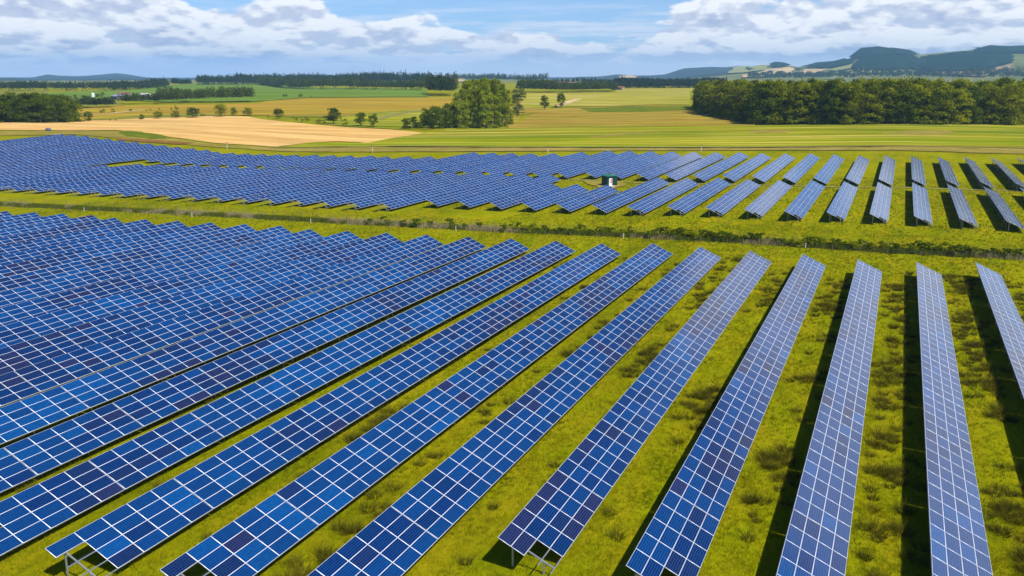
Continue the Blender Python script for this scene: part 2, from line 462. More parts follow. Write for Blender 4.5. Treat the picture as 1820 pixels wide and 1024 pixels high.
M['wall_tan'] = simple('wall_tan', (0.36, 0.25, 0.15), 0.8)
M['wall_dark'] = simple('wall_dark', (0.16, 0.13, 0.13), 0.8)
M['dark_box'] = simple('dark_box', (0.05, 0.055, 0.06), 0.6)

def panel_glass():
    mt, t, b = mat('panel_glass')
    ca = t.node('ShaderNodeAttribute'); ca.attribute_name = 'tone'
    uvn = t.node('ShaderNodeUVMap')
    u, v, _ = t.sep(uvn.outputs[0])
    def lines(c, n, w):
        f = t.math('FRACT', t.math('MULTIPLY', c, float(n)))
        d = t.math('ABSOLUTE', t.math('SUBTRACT', f, 0.5))
        return t.smooth(d, 0.5 - w * 1.6, 0.5 - w * 0.4)
    lu = lines(u, 10, 0.05); lv = lines(v, 6, 0.085)
    g = t.math('MAXIMUM', t.math('MULTIPLY', lu, 0.45), t.math('MULTIPLY', lv, 0.75))
    cell = t.xyz(t.math('FLOOR', t.math('MULTIPLY', u, 10.0)), t.math('FLOOR', t.math('MULTIPLY', v, 6.0)), t.sep(ca.outputs['Vector'])[1])
    wn = t.node('ShaderNodeTexWhiteNoise', noise_dimensions='3D'); t.l.new(cell, wn.inputs['Vector'])
    hv = t.mix(wn.outputs['Value'], (0.80, 0.80, 0.84, 1), (1.22, 1.22, 1.18, 1))
    mm = t.node('ShaderNodeMix', data_type='RGBA', blend_type='MULTIPLY')
    t.put(mm.inputs[0], 1.0); t.l.new(ca.outputs['Color'], mm.inputs[6]); t.l.new(hv, mm.inputs[7])
    c = t.mix(t.math('MULTIPLY', g, 0.26), mm.outputs[2], (0.09, 0.28, 0.62, 1))
    t.l.new(c, b.inputs['Base Color'])
    b.inputs['Roughness'].default_value = 0.14
    b.inputs['Specular IOR Level'].default_value = 0.52
    return mt
M['glass'] = panel_glass()

# ------------------------------------------------------------------ ground sheet
def ground_sheet():
    fov = np.deg2rad(np.arange(-62, 18.01, 0.22))
    rest = np.deg2rad(np.arange(20, 296.1, 3.0))
    A = np.concatenate([fov, rest])
    rr = np.concatenate([[0.5], np.exp(np.arange(math.log(6.0), math.log(16000.0), 0.0125))])
    AA, RR = np.meshgrid(A, rr)
    X = RR * np.sin(AA); Y = RR * np.cos(AA); Z = terrain(X, Y)
    nr, na = X.shape
    idx = np.arange(nr * na).reshape(nr, na)
    nxt = np.roll(idx, -1, axis=1)
    F = np.stack([idx[:-1], nxt[:-1], nxt[1:], idx[1:]], -1).reshape(-1, 4)
    cx = RR[:-1].ravel(); ca = AA[:-1].ravel()
    lim = px_azel(1350, 130)[0]
    me = mesh_np('ground', np.stack([X, Y, Z], -1), F[:, ::-1], [M['grass_ground'], M['hill_grass'], M['hill_heath']], fmat=np.where(cx > 5000, np.where(ca < lim, 2, 1), np.where(cx > 2600, 1, 0)), smooth=True)
    tag(link('ground', me), kind='structure')
ground_sheet()

LAYER = [0]
def drape(name, pts, material, step=None, lift=None, world_pts=False, rough_edge=0.0, raise_h=0.0, kind='structure', smooth=True, **kw):
    """a sheet lying on the land inside an outline"""
    P = [p if world_pts else at(p[0], p[1], **kw) for p in pts]
    P = np.array(P)
    LAYER[0] += 1
    c = P.mean(0); dist = np.hypot(*c)
    if step is None: step = max(3.0, dist * 0.012)
    B = []
    for i in range(len(P)):
        a, b = P[i], P[(i + 1) % len(P)]
        n = max(1, int(np.hypot(*(b - a)) / step))
        nrm = np.array([-(b - a)[1], (b - a)[0]]); nrm = nrm / (np.hypot(*nrm) + 1e-9)
        for k in range(n):
            q = a + (b - a) * k / n
            if rough_edge and k: q = q + nrm * RNG.normal() * rough_edge
            B.append(q)
    B = np.array(B)
    mn, mx = B.min(0), B.max(0)
    g = step * 1.3
    gx = np.arange(mn[0], mx[0], g); gy = np.arange(mn[1], mx[1], g)
    GX, GY = np.meshgrid(gx, gy); G = np.c_[GX.ravel(), GY.ravel()] + RNG.uniform(-.2, .2, (GX.size, 2)) * g
    # inside test
    x0, y0 = B[:, 0], B[:, 1]; x1, y1 = np.roll(x0, -1), np.roll(y0, -1)
    ins = np.zeros(len(G), bool)
    for a, b, c_, d in zip(x0, y0, x1, y1):
        cond = ((b > G[:, 1]) != (d > G[:, 1]))
        with np.errstate(divide='ignore', invalid='ignore'):
            xi = (c_ - a) * (G[:, 1] - b) / (d - b + 1e-12) + a
        ins ^= cond & (G[:, 0] < xi)
    # keep away from the border
    G = G[ins]
    if len(G):
        keep = np.ones(len(G), bool)
        for q in B[:: max(1, len(B) // 400)]:
            keep &= np.hypot(G[:, 0] - q[0], G[:, 1] - q[1]) > g * 0.35
        G = G[keep]
    verts = [Vector((float(q[0]), float(q[1]))) for q in np.vstack([B, G])] if len(G) else [Vector((float(q[0]), float(q[1]))) for q in B]
    nb = len(B)
    out = delaunay_2d_cdt(verts, [(i, (i + 1) % nb) for i in range(nb)], [], 1, 1e-4)
    ov = np.array([(v.x, v.y) for v in out[0]]); of = [f for f in out[2] if len(f) == 3]
    lf = (0.03 + 0.0004 * dist + LAYER[0] * 0.004) if lift is None else lift
    Z = terrain(ov[:, 0], ov[:, 1]) + lf
    if raise_h:
        edge = np.full(len(ov), raise_h) * (0.75 + 0.5 * RNG.random(len(ov)))
        for i, q in enumerate(ov):
            pass
        db = np.array([np.hypot(B[:, 0] - q[0], B[:, 1] - q[1]).min() for q in ov])
        Z = Z + np.where(db < 1e-3, 0.0, edge)
    me = mesh_np(name, np.c_[ov, Z], np.array(of), [material], smooth=smooth)
    # make faces look upwards
    o = link(name, me)
    me.update()
    nz = np.empty(len(me.polygons) * 3, np.float32); me.polygons.foreach_get('normal', nz)
    if nz.reshape(-1, 3)[:, 2].mean() < 0: me.flip_normals()
    tag(o, kind=kind)
    return o

# ---- fields seen beyond the solar farm (outline points taken on the land)
drape('field', [(79, 166.5), (228, 160), (305, 151.5), (380, 148.5), (460, 148), (503, 152), (541, 155.5), (640, 157), (757, 159), (762, 173.6), (541, 174.5), (473, 180), (452, 181), (300, 182), (127, 176), (90, 171)], M['field_green'])
drape('field', [(-200, 163), (80, 162), (95, 168), (110, 176), (90, 190), (-200, 192)], M['field_olive'])
drape('field', [(120, 176), (215, 179), (222, 187), (205, 190), (150, 192), (138, 184)], M['field_olive'])
drape('field', [(140, 194), (208, 189), (460, 184.5), (473, 180), (541, 175), (762, 173.8), (806, 173.2), (806, 190), (760, 197), (719, 197), (610, 205), (440, 206), (320, 203), (250, 206), (142, 214)], M['field_orange'])
drape('field', [(142, 203), (250, 201), (440, 198), (640, 196), (700, 199), (600, 210), (520, 209), (440, 205), (380, 206), (250, 211), (142, 215)], M['field_olive'])
drape('field', [(610, 205), (719, 197), (760, 197), (800, 192), (812, 200), (800, 226), (760, 231), (700, 230), (618, 226), (560, 220)], M['hay_green'])
drape('field', [(0, 219), (137, 215.5), (254, 211), (381, 206.6), (440, 208), (470, 213), (516, 218), (567, 223), (618, 227), (694, 231), (755, 237), (694, 247), (656, 254), (600, 252), (554, 254), (488, 262), (450, 259), (381, 255), (305, 244.7), (254, 237), (203, 232), (152, 233), (0, 232), (-200, 238), (-260, 226)], M['stubble'])
drape('field', [(488, 263), (554, 254), (656, 254), (694, 247), (755, 237), (800, 231), (860, 229), (1050, 226), (1340, 224), (1820, 221), (2200, 220), (2200, 262), (1820, 264), (1300, 263.5), (900, 262.5), (600, 261)], M['hay_green'])
drape('field', [(640, 253.5), (780, 251), (900, 247.5), (1010, 246), (1020, 248), (900, 252), (760, 255), (650, 255.5)], M['stubble'], rough_edge=0.6)
drape('field', [(1330, 232), (1395, 231), (1412, 235), (1380, 238), (1335, 237)], M['rough_strip'], rough_edge=0.7)
drape('field', [(1565, 237), (1640, 231.5), (1690, 233), (1700, 239), (1640, 242), (1590, 240)], M['rough_strip'], rough_edge=0.7)
drape('field', [(1040, 245), (1110, 236), (1190, 232.5), (1175, 235), (1120, 240), (1060, 246)], M['rough_strip'], rough_edge=0.7)
drape('field', [(905, 229), (1050, 226), (1345, 224), (1300, 214), (1240, 205), (1226, 190), (1160, 187.5), (1040, 190.5), (975, 194), (940, 206)], M['meadow_brown'])
drape('field', [(1030, 193), (1120, 189.5), (1225, 190), (1226, 196), (1150, 200), (1050, 200)], M['reeds_green'], rough_edge=1.2)
drape('field', [(925, 166), (1100, 164.5), (1226, 163.5), (1226, 187), (1160, 187), (1040, 190), (985, 191), (925, 192)], M['field_yellow'])
drape('field', [(925, 173.5), (1010, 173), (990, 189), (960, 200), (925, 206), (915, 228), (905, 229), (890, 215)], M['meadow_brown'])
drape('field', [(1094, 157.5), (1235, 157), (1290, 157), (1290, 163), (1226, 163.5), (1094, 164.5)], M['field_yellow'])
drape('field', [(742, 139.5), (800, 138.5), (824, 139), (830, 146), (742, 147)], M['hill_tan'])
# verge between the panels and the hay field
drape('verge', [(0, 234), (152, 234.5), (203, 234), (254, 239), (305, 247), (381, 257), (440, 261), (600, 262), (900, 263.5), (1300, 264.5), (1820, 265), (2200, 265), (2200, 276), (1820, 275), (1300, 268), (900, 270), (600, 271), (440, 266), (300, 256), (200, 246), (130, 240), (0, 242), (-200, 248), (-200, 240)], M['rough_strip'], rough_edge=0.5)
drape('verge', [(203, 234), (230, 233.5), (290, 241), (305, 247), (270, 248), (225, 243)], M['reeds_green'], rough_edge=0.7)
drape('verge', [(205, 245), (230, 247), (300, 251), (345, 256), (330, 258), (260, 254), (210, 250)], M['rough_red'], rough_edge=0.6)

def path_strip(name, pts, width, material, lift=0.03):
    P = np.array([at(*p) for p in pts])
    L = []
    for i in range(len(P) - 1):
        n = max(2, int(np.hypot(*(P[i + 1] - P[i])) / 6))
        for k in range(n): L.append(P[i] + (P[i + 1] - P[i]) * k / n)
    L.append(P[-1]); L = np.array(L)
    T = np.gradient(L, axis=0); T /= np.hypot(T[:, 0], T[:, 1])[:, None]
    N = np.c_[-T[:, 1], T[:, 0]]
    s = np.linspace(-1, 1, 5)
    V = (L[:, None, :] + N[:, None, :] * (s[None, :, None] * width / 2))
    w = V + RNG.normal(size=V.shape) * width * 0.03
    Z = terrain(w[..., 0], w[..., 1]) + lift + 0.0003 * np.hypot(w[..., 0], w[..., 1])
    n = len(L); idx = np.arange(n * 5).reshape(n, 5)
    F = np.stack([idx[:-1, :-1], idx[:-1, 1:], idx[1:, 1:], idx[1:, :-1]], -1).reshape(-1, 4)
    me = mesh_np(name, np.dstack([w, Z]), F, [material])
    nz = np.empty(len(me.polygons) * 3, np.float32); me.polygons.foreach_get('normal', nz)
    if nz.reshape(-1, 3)[:, 2].mean() < 0: me.flip_normals()
    return tag(link(name, me), kind='structure')

path_strip('path', [(480, 262.5), (700, 261), (900, 262.5), (1300, 263.5), (1820, 264.5), (2000, 265)], 3.0, M['track'], lift=0.35)
path_strip('path', [(985, 318.5), (1060, 321), (1150, 326), (1300, 328.5), (1500, 333), (1700, 337), (1900, 342)], 2.2, M['track'])
drape('path', [at(1035, 322), at(1075, 322.5), at(1108, 324), at(1112, 331), at(1090, 336), at(1060, 334), at(1042, 327)], M['rough_strip'], world_pts=True, step=2.0, rough_edge=.5)
path_strip('path', [(672, 213.5), (690, 207), (715, 202), (742, 198), (745, 197)], 7.0, M['track'], lift=0.3)
path_strip('path', [(142, 205.5), (200, 202.5), (255, 196)], 6.0, M['hill_tan'], lift=0.3)
path_strip('path', [(990, 190), (1010, 183), (1028, 177)], 9.0, M['hill_tan'], lift=0.5)

# ------------------------------------------------------------------ solar rows
MU, MV, TILT = 1.97, 0.95, 0.41913878
CT, ST = math.cos(TILT), math.sin(TILT)
PITCH = 7.93
LOW = 0.70
GAP = 0.055
PAL = np.array([(0.0001, 0.046, 0.172), (0.0001, 0.028, 0.122), (0.0002, 0.015, 0.084), (0.004, 0.012, 0.062), (0.011, 0.011, 0.050)])

def row_tones(ncol, seed, calm=False):
    rg = np.random.default_rng(seed)
    base = np.interp(np.arange(ncol), np.arange(0, ncol + 6, 5), rg.random(len(np.arange(0, ncol + 6, 5))))
    out = np.zeros((ncol, 4, 3))
    for v in range(4):
        sv = 0.6 * base + 0.4 * np.interp(np.arange(ncol), np.arange(0, ncol + 5, 4), rg.random(len(np.arange(0, ncol + 5, 4))))
        for u in range(ncol):
            s = sv[u] + rg.normal() * 0.09
            if s < 0.33: c = PAL[0] if rg.random() < 0.55 else PAL[1]
            elif s < 0.62: c = PAL[1]
            elif s < 0.76: c = PAL[2]
            elif s < 0.86: c = PAL[3]
            else: c = PAL[4]
            if rg.random() < 0.03: c = PAL[rg.integers(0, 5)]
            out[u, v] = c * (0.9 + 0.2 * rg.random())
    if calm: out = out * 0.45 + (PAL[1] * 0.62 + PAL[0] * 0.1 + out.mean(axis=(0, 1)) * 0.28) * 0.55
    return out

# local row frame: y along the row, s up the slope from the low edge
def slope_pt(y, s, up=0.0):
    return (-s * CT - up * ST, y, LOW + s * ST + up * (-0.0) + up * CT - 2 * up * 0.0)

def slope_np(y, s, up):
    # normal of the panel plane points to +x and up
    return np.stack([-s * CT + up * ST, y, LOW + s * ST + up * CT], -1)

FU, FV = 0.029, 0.020
def table_arrays(cells, tones, thick=0.04):
    """cells: list of (u,v) modules; v = 0 is the low edge"""
    V, F, Mi, C, UV = [], [], [], [], []
    n = 0
    for (y0, v, tone) in cells:
        a0, a1 = y0 + 0.004, y0 + MU - 0.004
        s0, s1 = v * MV + 0.004, (v + 1) * MV - 0.004
        o = [(a0, s0), (a1, s0), (a1, s1), (a0, s1)]
        i = [(a0 + FU, s0 + FV), (a1 - FU, s0 + FV), (a1 - FU, s1 - FV), (a0 + FU, s1 - FV)]
        pts = [slope_np(np.float64(p[0]), np.float64(p[1]), 0.0) for p in o + i] + [slope_np(np.float64(p[0]), np.float64(p[1]), -thick) for p in o]
        V += pts
        fs = [(0, 1, 5, 4), (1, 2, 6, 5), (2, 3, 7, 6), (3, 0, 4, 7), (4, 5, 6, 7), (0, 8, 9, 1), (1, 9, 10, 2), (2, 10, 11, 3), (3, 11, 8, 0), (8, 11, 10, 9)]
        ms = [0, 0, 0, 0, 1, 0, 0, 0, 0, 2]
        for f, m_ in zip(fs, ms):
            F.append([n + q for q in f]); Mi.append(m_); C.append(tone)
            if m_ == 1: UV += [(0, 0), (1, 0), (1, 1), (0, 1)]
            else: UV += [(0, 0)] * 4
        n += 12
    return np.array(V), np.array(F)[:, ::-1], Mi, np.array(C), np.array(UV).reshape(-1, 4, 2)[:, ::-1].reshape(-1, 2)

PM = [M['alu'], M['glass'], M['backsheet']]
def module_mesh(name, cells):
    V, F, Mi, C, UV = table_arrays(cells, None)
    return mesh_np(name, V, F, PM, fmat=Mi, col=C, uv=UV)

def sl(y, s, up):
    p = slope_np(np.float64(y), np.float64(s), up); return (float(p[0]), float(p[1]), float(p[2]))

def in_view(x, y, z, margin=60):
    d = np.array([x, y, z - ZC]); w = d @ FWD
    if w < 1: return False
    px = 910 + FPX * (d @ RIGHT) / w; py = 512 - FPX * (d @ UP) / w
    return -margin < px < 1820 + margin and -margin < py < 1024 + margin

ORD = ['', 'first', 'second', 'third', 'fourth', 'fifth', 'sixth', 'seventh', 'eighth', 'ninth', 'tenth', 'eleventh', 'twelfth', 'thirteenth', 'fourteenth', 'fifteenth', 'sixteenth', 'seventeenth', 'eighteenth', 'nineteenth', 'twentieth']
TENS = {2: 'twenty', 3: 'thirty', 4: 'forty'}
def ordinal(n):
    if n <= 20: return ORD[n]
    t, u = divmod(n, 10)
    return {3: 'thirtieth', 4: 'fortieth', 5: 'fiftieth'}[t] if u == 0 else TENS[t] + '-' + ORD[u]

def solar_row(k, y0, y1, label, group, detail, missing=(), seed=0, box=False):
    """one row of tilted panel tables; origin on the ground under the low edge at the near end"""
    X = 7.67 + PITCH * (k - 3)
    ncol = max(2, int(round((y1 - y0) / (MU + GAP / 5))))
    root = empty('solar_panel_row', (X, y0, tz(X - 1.7, y0)))
    # the row follows the land: one straight slope from end to end
    za, zb = tz(X - 1.7, y0), tz(X - 1.7, y1)
    root.rotation_euler = (math.atan2(zb - za, y1 - y0), 0, 0)
    tag(root, label, 'solar panels', group)
    tones = row_tones(ncol, 1000 + seed, calm=not detail)
    c = 0; y = 0.0
    while c < ncol:
        n = min(5, ncol - c)
        L = n * MU
        cells = []
        for u in range(n):
            for v in range(4):
                if c == 0 and u == 0 and (v in missing): continue
                cells.append((y + u * MU, v, tones[c + u, v]))
        near = detail and (y0 + y) < 74 and (in_view(X, y0 + y, 1) or in_view(X, y0 + y + L, 1) or in_view(X - 3, y0 + y + L / 2, 2))
        # support frame
        fb = MB()
        ya = y + (0.02 if c else 0.02)
        for s in (0.03, 0.97 * MV, 2 * MV, 3.03 * MV, 3.97 * MV):
            fb.bar(sl(y + 0.02, s, -0.075), sl(y + L + GAP * 0.4, s, -0.075), 0.06, 0.05)
        posts = [y + 0.75] + ([y + L * 0.5] if n > 3 else []) + ([y + L - 0.75] if n > 1 else [])
        near_end = (c == 0)
        pm = []
        for yp in posts:
            fb.bar(sl(yp, 0.05, -0.15), sl(yp, 3.75, -0.15), 0.07, 0.09)
            for s in (0.75, 3.0):
                a = sl(yp, s, -0.19)
                pm.append((a, (a[0], a[1], -0.35)))
        if near or near_end:
            fr = fb.build('support_frame', M['steel'], root)
            for (a, b) in pm:
                pb = MB(); pb.box(((a[0]), a[1], (a[2] + b[2]) / 2), (0.10, 0.07, a[2] - b[2]))
                pb.box((a[0], a[1], a[2] - 0.01), (0.16, 0.12, 0.10))
                pb.build('post', M['steel'], fr)
        else:
            for (a, b) in pm: fb.box((a[0], a[1], (a[2] + b[2]) / 2), (0.10, 0.07, a[2] - b[2]))
            fr = fb.build('support_frame', M['steel'], root)
        if near:
            fr_me = MB()
            tb = None
            # the table: its first module carries the name of the part, each module below it
            tbl = MB()
            for s in (MV, 2 * MV, 3 * MV):
                tbl.bar(sl(y + (MU if (c == 0 and missing) else 0.01), s, -0.055), sl(y + L - 0.01, s, -0.055), 0.05, 0.02)
            tb = tbl.build('panel_table', M['alu'], root)
            for cell in cells:
                link('solar_panel', module_mesh('solar_panel', [cell]), tb)
        else:
            link('panel_table', module_mesh('panel_table', cells), root)
        if near_end and detail:
            cb = MB(); pr = None
            for q in range(9):
                yy = y + 0.4 + q * (L - 0.8) / 8
                p_ = sl(yy, 2.1, -0.16 - (0.10 if q % 2 else 0.0))
                if pr: cb.tube(pr, p_, .018, .018, 5, caps=False)
                pr = p_
            cb.build('cable', M['rubber'], root)
        if c == 0 and box:
            bb = MB(); bb.box((-2.9, 0.75, 1.15), (0.5, 0.25, 0.7)); bb.box((-2.9, 0.62, 1.15), (0.42, 0.02, 0.6), 1)
            bb.build('inverter_box', [M['dark_box'], M['steel']], root)
        c += n; y += L + GAP
    return root

FRONT_NEAR = {0: 41.3, 1: 41.6, 2: 42.2, 3: 40, 4: 42, -1: 32.0, -2: 30.3, -3: 29.2, -4: 28.9}
FRONT_FAR = {-21: 122.6, -20: 123.2, -19: 123.9, -18: 124.5, -17: 124.9, -16: 125.2, -15: 125.6, -14: 126.1, -13: 126.6, -12: 126.9, -11: 127.4,
             -10: 127.7, -9: 128.5, -8: 129.0, -7: 129.5, -6: 129.9, -5: 131.0, -4: 131.5, -3: 132.4, -2: 134.4, -1: 134.6, 0: 134.6, 1: 134.2,
             2: 134.3, 3: 136.0, 4: 138.1}
MISS = {0: (0, 1), 1: (0, 1), 2: (0, 1), -1: (0, 1, 2), -2: (0, 1, 2), -3: (0, 1, 2), -4: (2, 3)}
n = 0
for k in range(4, -22, -1):
    n += 1
    solar_row(k, FRONT_NEAR.get(k, 28.0 + (k + 5) * -1.2), FRONT_FAR[k], 'long row of blue solar panels in the near field, %s row counted from the right' % ordinal(n),
              'solar panel rows in the near field', True, MISS.get(k, ()), seed=k + 40, box=(k in (-2, 1)))

MN = {-26: 155.4, -25: 155.9, -24: 156.3, -23: 156.7, -22: 157, -21: 157.1, -20: 157.7, -19: 157.6, -18: 158.2, -17: 158.6, -16: 158.8, -15: 159.1, -14: 159.8,
      -13: 159.6, -12: 160, -11: 160.8, -10: 170, -9: 170.6, -8: 170.8, -7: 171.5, -6: 172.3, -5: 173.2, -4: 173.4, -3: 176.3, -2: 177.1, -1: 177.2,
      0: 177.3, 1: 178.5, 2: 179.2, 3: 180.1, 4: 181.3, 5: 182.5, 6: 183.5}
MF = {-30: 209, -29: 211, -28: 218.9, -27: 220.3, -26: 221.2, -25: 222, -24: 222.1, -23: 222.2, -22: 223.1, -21: 224.2, -20: 224.6, -19: 225.1, -18: 225.7, -17: 226.5,
      -16: 226.8, -15: 227, -14: 227.8, -13: 227.9, -12: 228.6, -11: 228.5, -10: 227.4, -9: 228.4, -8: 209.3, -7: 207.6, -6: 208.9, -5: 228.6, -4: 229.2,
      -3: 230.9, -2: 231.5, -1: 231.2, 0: 232.5, 1: 232.5, 2: 233.2, 3: 235.8, 4: 236.4, 5: 236.8, 6: 238}
FN = {-9: 233.2, -8: 235.8, -7: 235.5, -6: 235.5, -5: 235.8, -4: 236, -3: 237.6, -2: 237.9, -1: 238.2, 0: 238, 1: 239.1, 2: 239.7, 3: 243.3, 4: 245.7, 5: 246.2, 6: 248, 7: 249}
FF = {-41: 270.1, -40: 270.2, -39: 269.5, -38: 268.7, -37: 268.2, -36: 267.9, -35: 267.1, -34: 267, -33: 267.2, -32: 268.2, -31: 268.2, -30: 268.2, -29: 264.5,
      -28: 264.6, -27: 264.9, -26: 264.7, -25: 264.8, -24: 265.1, -23: 265.8, -22: 266.2, -21: 266.9, -20: 267.4, -19: 267.1, -18: 268.6, -17: 270,
      -16: 289.3, -15: 290.9, -14: 290.2, -13: 290.6, -12: 291.3, -11: 300.1, -10: 308.1, -9: 309.4, -8: 308.4, -7: 308.7, -6: 309.5, -5: 309.7,
      -4: 310.4, -3: 308, -2: 309.4, -1: 310.7, 0: 309.6, 1: 309.4, 2: 308.1, 3: 310.3, 4: 313.7, 5: 318.4, 6: 320.2, 7: 323.5}
n = 0
for k in range(6, -42, -1):
    n += 1
    y0 = MN.get(k, 155.0)
    y1 = MF.get(k, FF.get(k))
    miss = (0, 1, 2) if -26 <= k <= -11 else ((0, 1) if -4 <= k <= 4 else ())
    where = 'in the middle field beyond the ditch' if k in MF else 'unbroken through middle and far fields'
    solar_row(k, y0, y1, 'row of blue solar panels %s, %s from the right' % (where, ordinal(n)), 'solar panel rows beyond the ditch', False, miss, seed=200 + k)
n = 0
for k in range(7, -31, -1):
    n += 1
    y0 = FN.get(k, 232.5 if k > -27 else {-27: 233, -28: 233, -29: 233, -30: 234}[k])
    solar_row(k, y0, FF[k], 'row of blue solar panels in the far field behind the track, %s from the right' % ordinal(n), 'solar panel rows behind the track', False, (), seed=400 + k)

# ------------------------------------------------------------------ green kiosk
def kiosk():
    x, y = at(1088, 331.5)
    r = empty('equipment_kiosk', (x, y, tz(x, y)), R(46))
    tag(r, 'small dark green electrical cabin with white open doorway beside the track', 'cabin')
    w, d, h = 3.0, 3.4, 2.7
    b = MB()
    b.box((0, d / 2, h / 2 + .1), (w, d, h))
    for i in range(7): b.box((-w / 2 + .25 + i * .42 if i < 3 else 9e9 if False else -w / 2 + .25 + i * .42, -.015, h / 2 + .1), (.05, .03, h - .1)) if i < 3 else None
    for i in range(8): b.box((-w / 2 - .015, .2 + i * .43, h / 2 + .1), (.03, .05, h - .1))
    b.build('wall', M['kiosk_green'], r)
    rb = MB(); t0, t1 = h + .1, h + .5
    rb.v += [(-w / 2 - .2, -.2, t0), (w / 2 + .2, -.2, t0), (w / 2 + .2, d + .2, t0), (-w / 2 - .2, d + .2, t0), (-.25, d / 2 - .35, t1), (.25, d / 2 - .35, t1), (.25, d / 2 + .35, t1), (-.25, d / 2 + .35, t1)]
    rb.f += [(0, 1, 5, 4), (1, 2, 6, 5), (2, 3, 7, 6), (3, 0, 4, 7), (4, 5, 6, 7), (3, 2, 1, 0)]; rb.m += [0] * 6
    rb.build('roof', M['kiosk_roof'], r)
    db = MB(); db.box((-.55, -.05, 1.2), (.95, .06, 2.1)); dr = db.build('door', M['white_paint'], r)
    sb = MB(); sb.box((-.40, -.10, 1.45), (.30, .03, 1.1)); sb.build('warning_panel', M['red_paint'], dr)
    hb = MB(); hb.box((-.85, -.11, 1.15), (.06, .05, .25)); hb.build('handle', M['steel'], dr)
    pb = MB(); pb.box((0, .9, .02), (3.8, 5.4, .2)); pb.build('plinth', M['concrete'], r)
    st = MB(); st.box((-.4, -.8, .2), (1.4, .9, .16)); st.build('step', M['white_paint'], r)
kiosk()

# ------------------------------------------------------------------ grass, rushes, ditch
def blades(pos, n_per, hgt, wid, spread, lean, tint, tint_sd=0.12, seed=1):
    """pos (n,2); returns arrays of triangles: thin leaning blades"""
    rg = np.random.default_rng(seed)
    N = len(pos); P = np.repeat(pos, n_per, axis=0); H = np.repeat(hgt, n_per) * rg.uniform(.55, 1.1, N * n_per)
    T = np.repeat(tint, n_per) + rg.normal(0, tint_sd, N * n_per)
    a = rg.uniform(0, 2 * math.pi, N * n_per)
    rad = np.sqrt(rg.random(N * n_per)) * np.repeat(spread, n_per)
    bx, by = P[:, 0] + np.cos(a) * rad, P[:, 1] + np.sin(a) * rad
    bz = terrain(bx, by) - 0.02
    ln = lean * H * rg.uniform(.3, 1.0, len(H))
    b2 = a + rg.uniform(-.5, .5, len(H))
    tx, ty, tz_ = bx + np.cos(b2) * ln, by + np.sin(b2) * ln, bz + H * np.sqrt(np.clip(1 - (lean * .7) ** 2, .2, 1))
    c = rg.uniform(0, 2 * math.pi, len(H)); wx, wy = np.cos(c) * wid / 2, np.sin(c) * wid / 2
    V = np.stack([np.stack([bx - wx, by - wy, bz], -1), np.stack([bx + wx, by + wy, bz], -1), np.stack([tx, ty, tz_], -1)], 1).reshape(-1, 3)
    F = np.arange(len(V)).reshape(-1, 3)
    return V, F, np.clip(T, 0, 1)

def vnoise(x, y, s, seed=0):
    """cheap smooth value noise for patchiness"""
    rg = np.random.default_rng(seed); G = rg.random((256, 256))
    X, Y = x * s + 900, y * s + 900
    i, j = np.floor(X).astype(int), np.floor(Y).astype(int); u, v = X - i, Y - j
    u = u * u * (3 - 2 * u); v = v * v * (3 - 2 * v)
    g = lambda a, b: G[a % 256, b % 256]
    return (g(i, j) * (1 - u) + g(i + 1, j) * u) * (1 - v) + (g(i, j + 1) * (1 - u) + g(i + 1, j + 1) * u) * v

def view_filter(P, margin=220):
    z = terrain(P[:, 0], P[:, 1]); D = np.c_[P, z - ZC]
    w = D @ FWD; px = 910 + FPX * (D @ RIGHT) / w; py = 512 - FPX * (D @ UP) / w
    return (w > 1) & (px > -margin) & (px < 1820 + margin) & (py < 1024 + margin * 2)

def scatter(x0, x1, y0, y1, dens, seed):
    rg = np.random.default_rng(seed); n = int((x1 - x0) * (y1 - y0) * dens)
    P = np.c_[rg.uniform(x0, x1, n), rg.uniform(y0, y1, n)]
    return P[view_filter(P)]

def grass():
    VV, FF_, TT = [], [], []; off = 0
    for (ya, yb, xa, xb, d, n, h, w) in ((24, 62, -62, 24, 16, 7, .26, .035), (62, 100, -110, 34, 7, 6, .30, .05), (100, 172, -75, 44, 3.0, 6, .32, .075), (172, 262, -110, 62, 1.2, 5, .34, .13), (120, 160, -185, -75, 2.0, 5, .34, .10)):
        P = scatter(xa, xb, ya, yb, d, int(ya))
        tn = 0.36 + 0.75 * (vnoise(P[:, 0], P[:, 1] * .35, .5, 3) - .35) + .45 * (vnoise(P[:, 0] * 1.3, P[:, 1] * .6, 1.3, 4) - .5)
        hh = h * (.6 + .8 * vnoise(P[:, 0], P[:, 1], .5, 5))
        V, F, T = blades(P, n, hh, w, np.full(len(P), .16), .55, tn, seed=int(ya) + 1)
        VV.append(V); FF_.append(F + off); TT.append(T); off += len(V)
    me = mesh_np('grass', np.vstack(VV), np.vstack(FF_), [M['blade']], col=np.concatenate(TT))
    tag(link('grass', me), 'yellow green grass growing between the panel rows', 'grass', kind='stuff')
grass()

